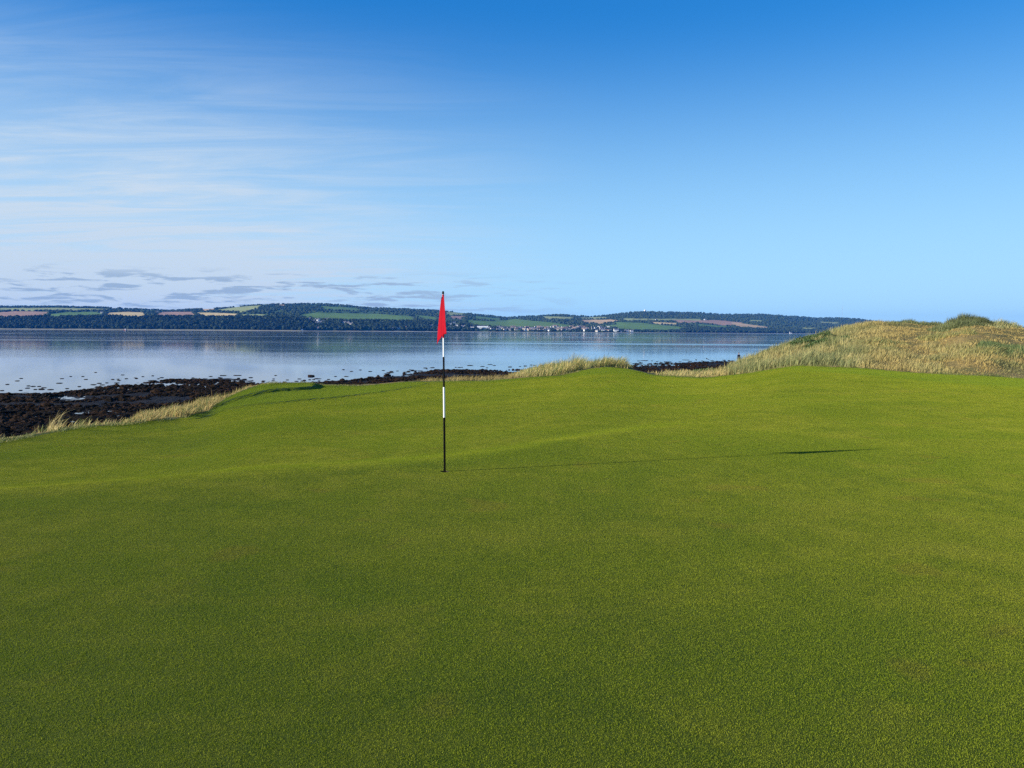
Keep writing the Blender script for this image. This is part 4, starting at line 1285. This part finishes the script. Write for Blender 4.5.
def turf_patch(seed, nb, hole=False):
    q = np.random.default_rng(seed)
    x = q.uniform(-TS / 2, TS / 2, nb); y = q.uniform(-TS / 2, TS / 2, nb)
    if hole:
        kp = np.hypot(x, y) > HR + .003
        x, y = x[kp], y[kp]; nb = len(x)
    d = fbm(x * 70 + seed * 9, y * 70, seed, 2)
    h = .0044 * q.uniform(.5, 1.2, nb) * np.clip(1 + .65 * d, .35, 2)
    th = q.uniform(0, 6.283, nb); lean = q.uniform(.05, .75, nb)
    wv = q.uniform(.0011, .0022, nb)
    sd = q.uniform(0, 6.283, nb)
    P0 = np.stack([x, y, np.full(nb, -.003)], -1)
    side = np.stack([np.cos(sd), np.sin(sd), np.zeros(nb)], -1) * wv[:, None] / 2
    tip = P0 + np.stack([np.cos(th) * lean * h, np.sin(th) * lean * h, h + .003], -1)
    midp = P0 * .5 + tip * .5; midp[:, 2] += h * .12
    VV = np.stack([P0 - side, P0 + side, midp - side * .9, midp + side * .9, tip - side * .35, tip + side * .35], 1).reshape(-1, 3)
    b0 = np.arange(nb)[:, None] * 6
    Q = np.concatenate([b0 + np.array([[0, 1, 3, 2]]), b0 + np.array([[2, 3, 5, 4]])])
    sh = np.repeat(q.uniform(0, 1, nb), 6)
    o = make_mesh('turf_patch', VV, Q, mat_mown, attrs={'shade': sh, 'fringe': np.zeros(nb * 6)}, smooth=False, link=False)
    return o.data

# one object for the turf: vertices = patch centres, instanced by geometry nodes
SRC = []
for k_, (sd, size, nb) in enumerate(((1, .4, 10000), (2, .4, 10000), (3, .4, 10000), (4, .2, 2300), (5, .2, 2300), (6, .2, 2300), (7, .4, 10000))):
    TS = size
    SRC.append(bpy.data.objects.new('turf_patch', turf_patch(sd, nb, hole=(k_ == 6))))
q = np.random.default_rng(6)
GX, GY, WH = [], [], []
YS = HY + .2                                   # nearer than this: large patches; beyond: small ones
for size, y0, y1, base in ((.4, HY - .4 * 28, HY - .4 * 8 - .2, 0), (.2, HY - .4 * 8 - .1, 35.0, 3), (.4, HY, HY + .1, 0)):
    ax = HX + size * np.arange(-240, 240) + (0 if base == 0 else .1)
    if y0 == HY: ax = np.array([HX])
    ay_ = np.arange(y0, y1 - (.01 if base == 0 else 0), size)
    a_, b_ = np.meshgrid(ax, ay_); a_, b_ = a_.ravel(), b_.ravel()
    GX.append(a_); GY.append(b_); WH.append(q.integers(0, 3, len(a_)) + base)
gx_, gy_, which = np.concatenate(GX), np.concatenate(GY), np.concatenate(WH)
athole = np.hypot(gx_ - HX, gy_ - HY) < .05
which[athole] = 6
near_h = (np.abs(gx_ - HX) < .19) & (np.abs(gy_ - HY) < .19) & ~athole
gx_, gy_, which, athole = gx_[~near_h], gy_[~near_h], which[~near_h], athole[~near_h]
de, ze, dr, zr, ds, dc = prof(np.clip(gx_ / np.maximum(gy_, 3.0), -1.16, 1.23))
ok = (np.abs(gx_) < .74 * np.maximum(gy_, 0) + 6.5) & (gy_ < de - .08)
gx_, gy_, which, athole = gx_[ok], gy_[ok], which[ok], athole[ok]
e_ = .12
gz_ = mesh_z(gx_, gy_)
nx_ = -(mesh_z(gx_ + e_, gy_) - mesh_z(gx_ - e_, gy_)) / (2 * e_); ny_ = -(mesh_z(gx_, gy_ + e_) - mesh_z(gx_, gy_ - e_)) / (2 * e_)
nrm = np.stack([nx_, ny_, np.ones(len(nx_))], -1)
_zz = ZM.copy(); ZM = FRM; frp = mesh_z(gx_, gy_); ZM = _zz
rot = np.zeros((len(gx_), 3), np.float32)
turns = q.integers(0, 4, len(gx_))
for i in range(len(gx_)):
    rz = 0 if athole[i] else int(turns[i])
    e = (Vector((0, 0, 1)).rotation_difference(Vector(nrm[i])).to_matrix() @ Matrix.Rotation(rz * math.pi / 2, 3, 'Z')).to_euler()
    rot[i] = (e.x, e.y, e.z)
me = bpy.data.meshes.new('mown_grass')
me.vertices.add(len(gx_)); me.vertices.foreach_set('co', np.stack([gx_, gy_, gz_], -1).astype(np.float32).ravel())
a_ = me.attributes.new('rot', 'FLOAT_VECTOR', 'POINT'); a_.data.foreach_set('vector', rot.ravel())
a_ = me.attributes.new('fr', 'FLOAT', 'POINT'); a_.data.foreach_set('value', frp.astype(np.float32))
a_ = me.attributes.new('which', 'INT', 'POINT'); a_.data.foreach_set('value', which.astype(np.int32))
me.update()
turf = bpy.data.objects.new('mown_grass', me); COL.objects.link(turf)
tag(turf, 'closely mown bright green grass covering the whole putting green', 'grass', kind='stuff')
ng = bpy.data.node_groups.new('turf', 'GeometryNodeTree')
ng.interface.new_socket('Geometry', in_out='INPUT', socket_type='NodeSocketGeometry')
ng.interface.new_socket('Geometry', in_out='OUTPUT', socket_type='NodeSocketGeometry')
gi = ng.nodes.new('NodeGroupInput'); go = ng.nodes.new('NodeGroupOutput')
gin = ng.nodes.new('GeometryNodeGeometryToInstance')
for o in SRC[::-1]:
    oi_ = ng.nodes.new('GeometryNodeObjectInfo'); oi_.inputs['Object'].default_value = o
    ng.links.new(oi_.outputs['Geometry'], gin.inputs[0])
iop = ng.nodes.new('GeometryNodeInstanceOnPoints')
iop.inputs['Pick Instance'].default_value = True
nr_ = ng.nodes.new('GeometryNodeInputNamedAttribute'); nr_.data_type = 'FLOAT_VECTOR'; nr_.inputs[0].default_value = 'rot'
ni_ = ng.nodes.new('GeometryNodeInputNamedAttribute'); ni_.data_type = 'INT'; ni_.inputs[0].default_value = 'which'
ng.links.new(gi.outputs[0], iop.inputs['Points']); ng.links.new(gin.outputs[0], iop.inputs['Instance'])
ng.links.new(nr_.outputs['Attribute'], iop.inputs['Rotation']); ng.links.new(ni_.outputs['Attribute'], iop.inputs['Instance Index'])
ng.links.new(iop.outputs[0], go.inputs[0])
mdn = turf.modifiers.new('turf', 'NODES'); mdn.node_group = ng

# ------------------------------------------------------------------ haze
hz = bpy.data.materials.new('haze_air'); hz.use_nodes = True
N = NT(hz.node_tree); N.t.nodes.clear()
out = N.n('ShaderNodeOutputMaterial'); pvn = N.n('ShaderNodeVolumePrincipled')
pvn.inputs['Color'].default_value = (0.03, 0.28, 1.0, 1)
pvn.inputs['Density'].default_value = 0.000046
pvn.inputs['Anisotropy'].default_value = 0.0
N.l(pvn.outputs[0], out.inputs['Volume'])
o = bpy.data.objects.new('haze', box_mesh([(-9500, 9500, -400, 8200, -4.5, 190, 0)], [hz], 'haze')); COL.objects.link(o)
tag(o, kind='stuff')
o['label'] = 'thin blue air haze over the sea and hills'; o['category'] = 'haze'
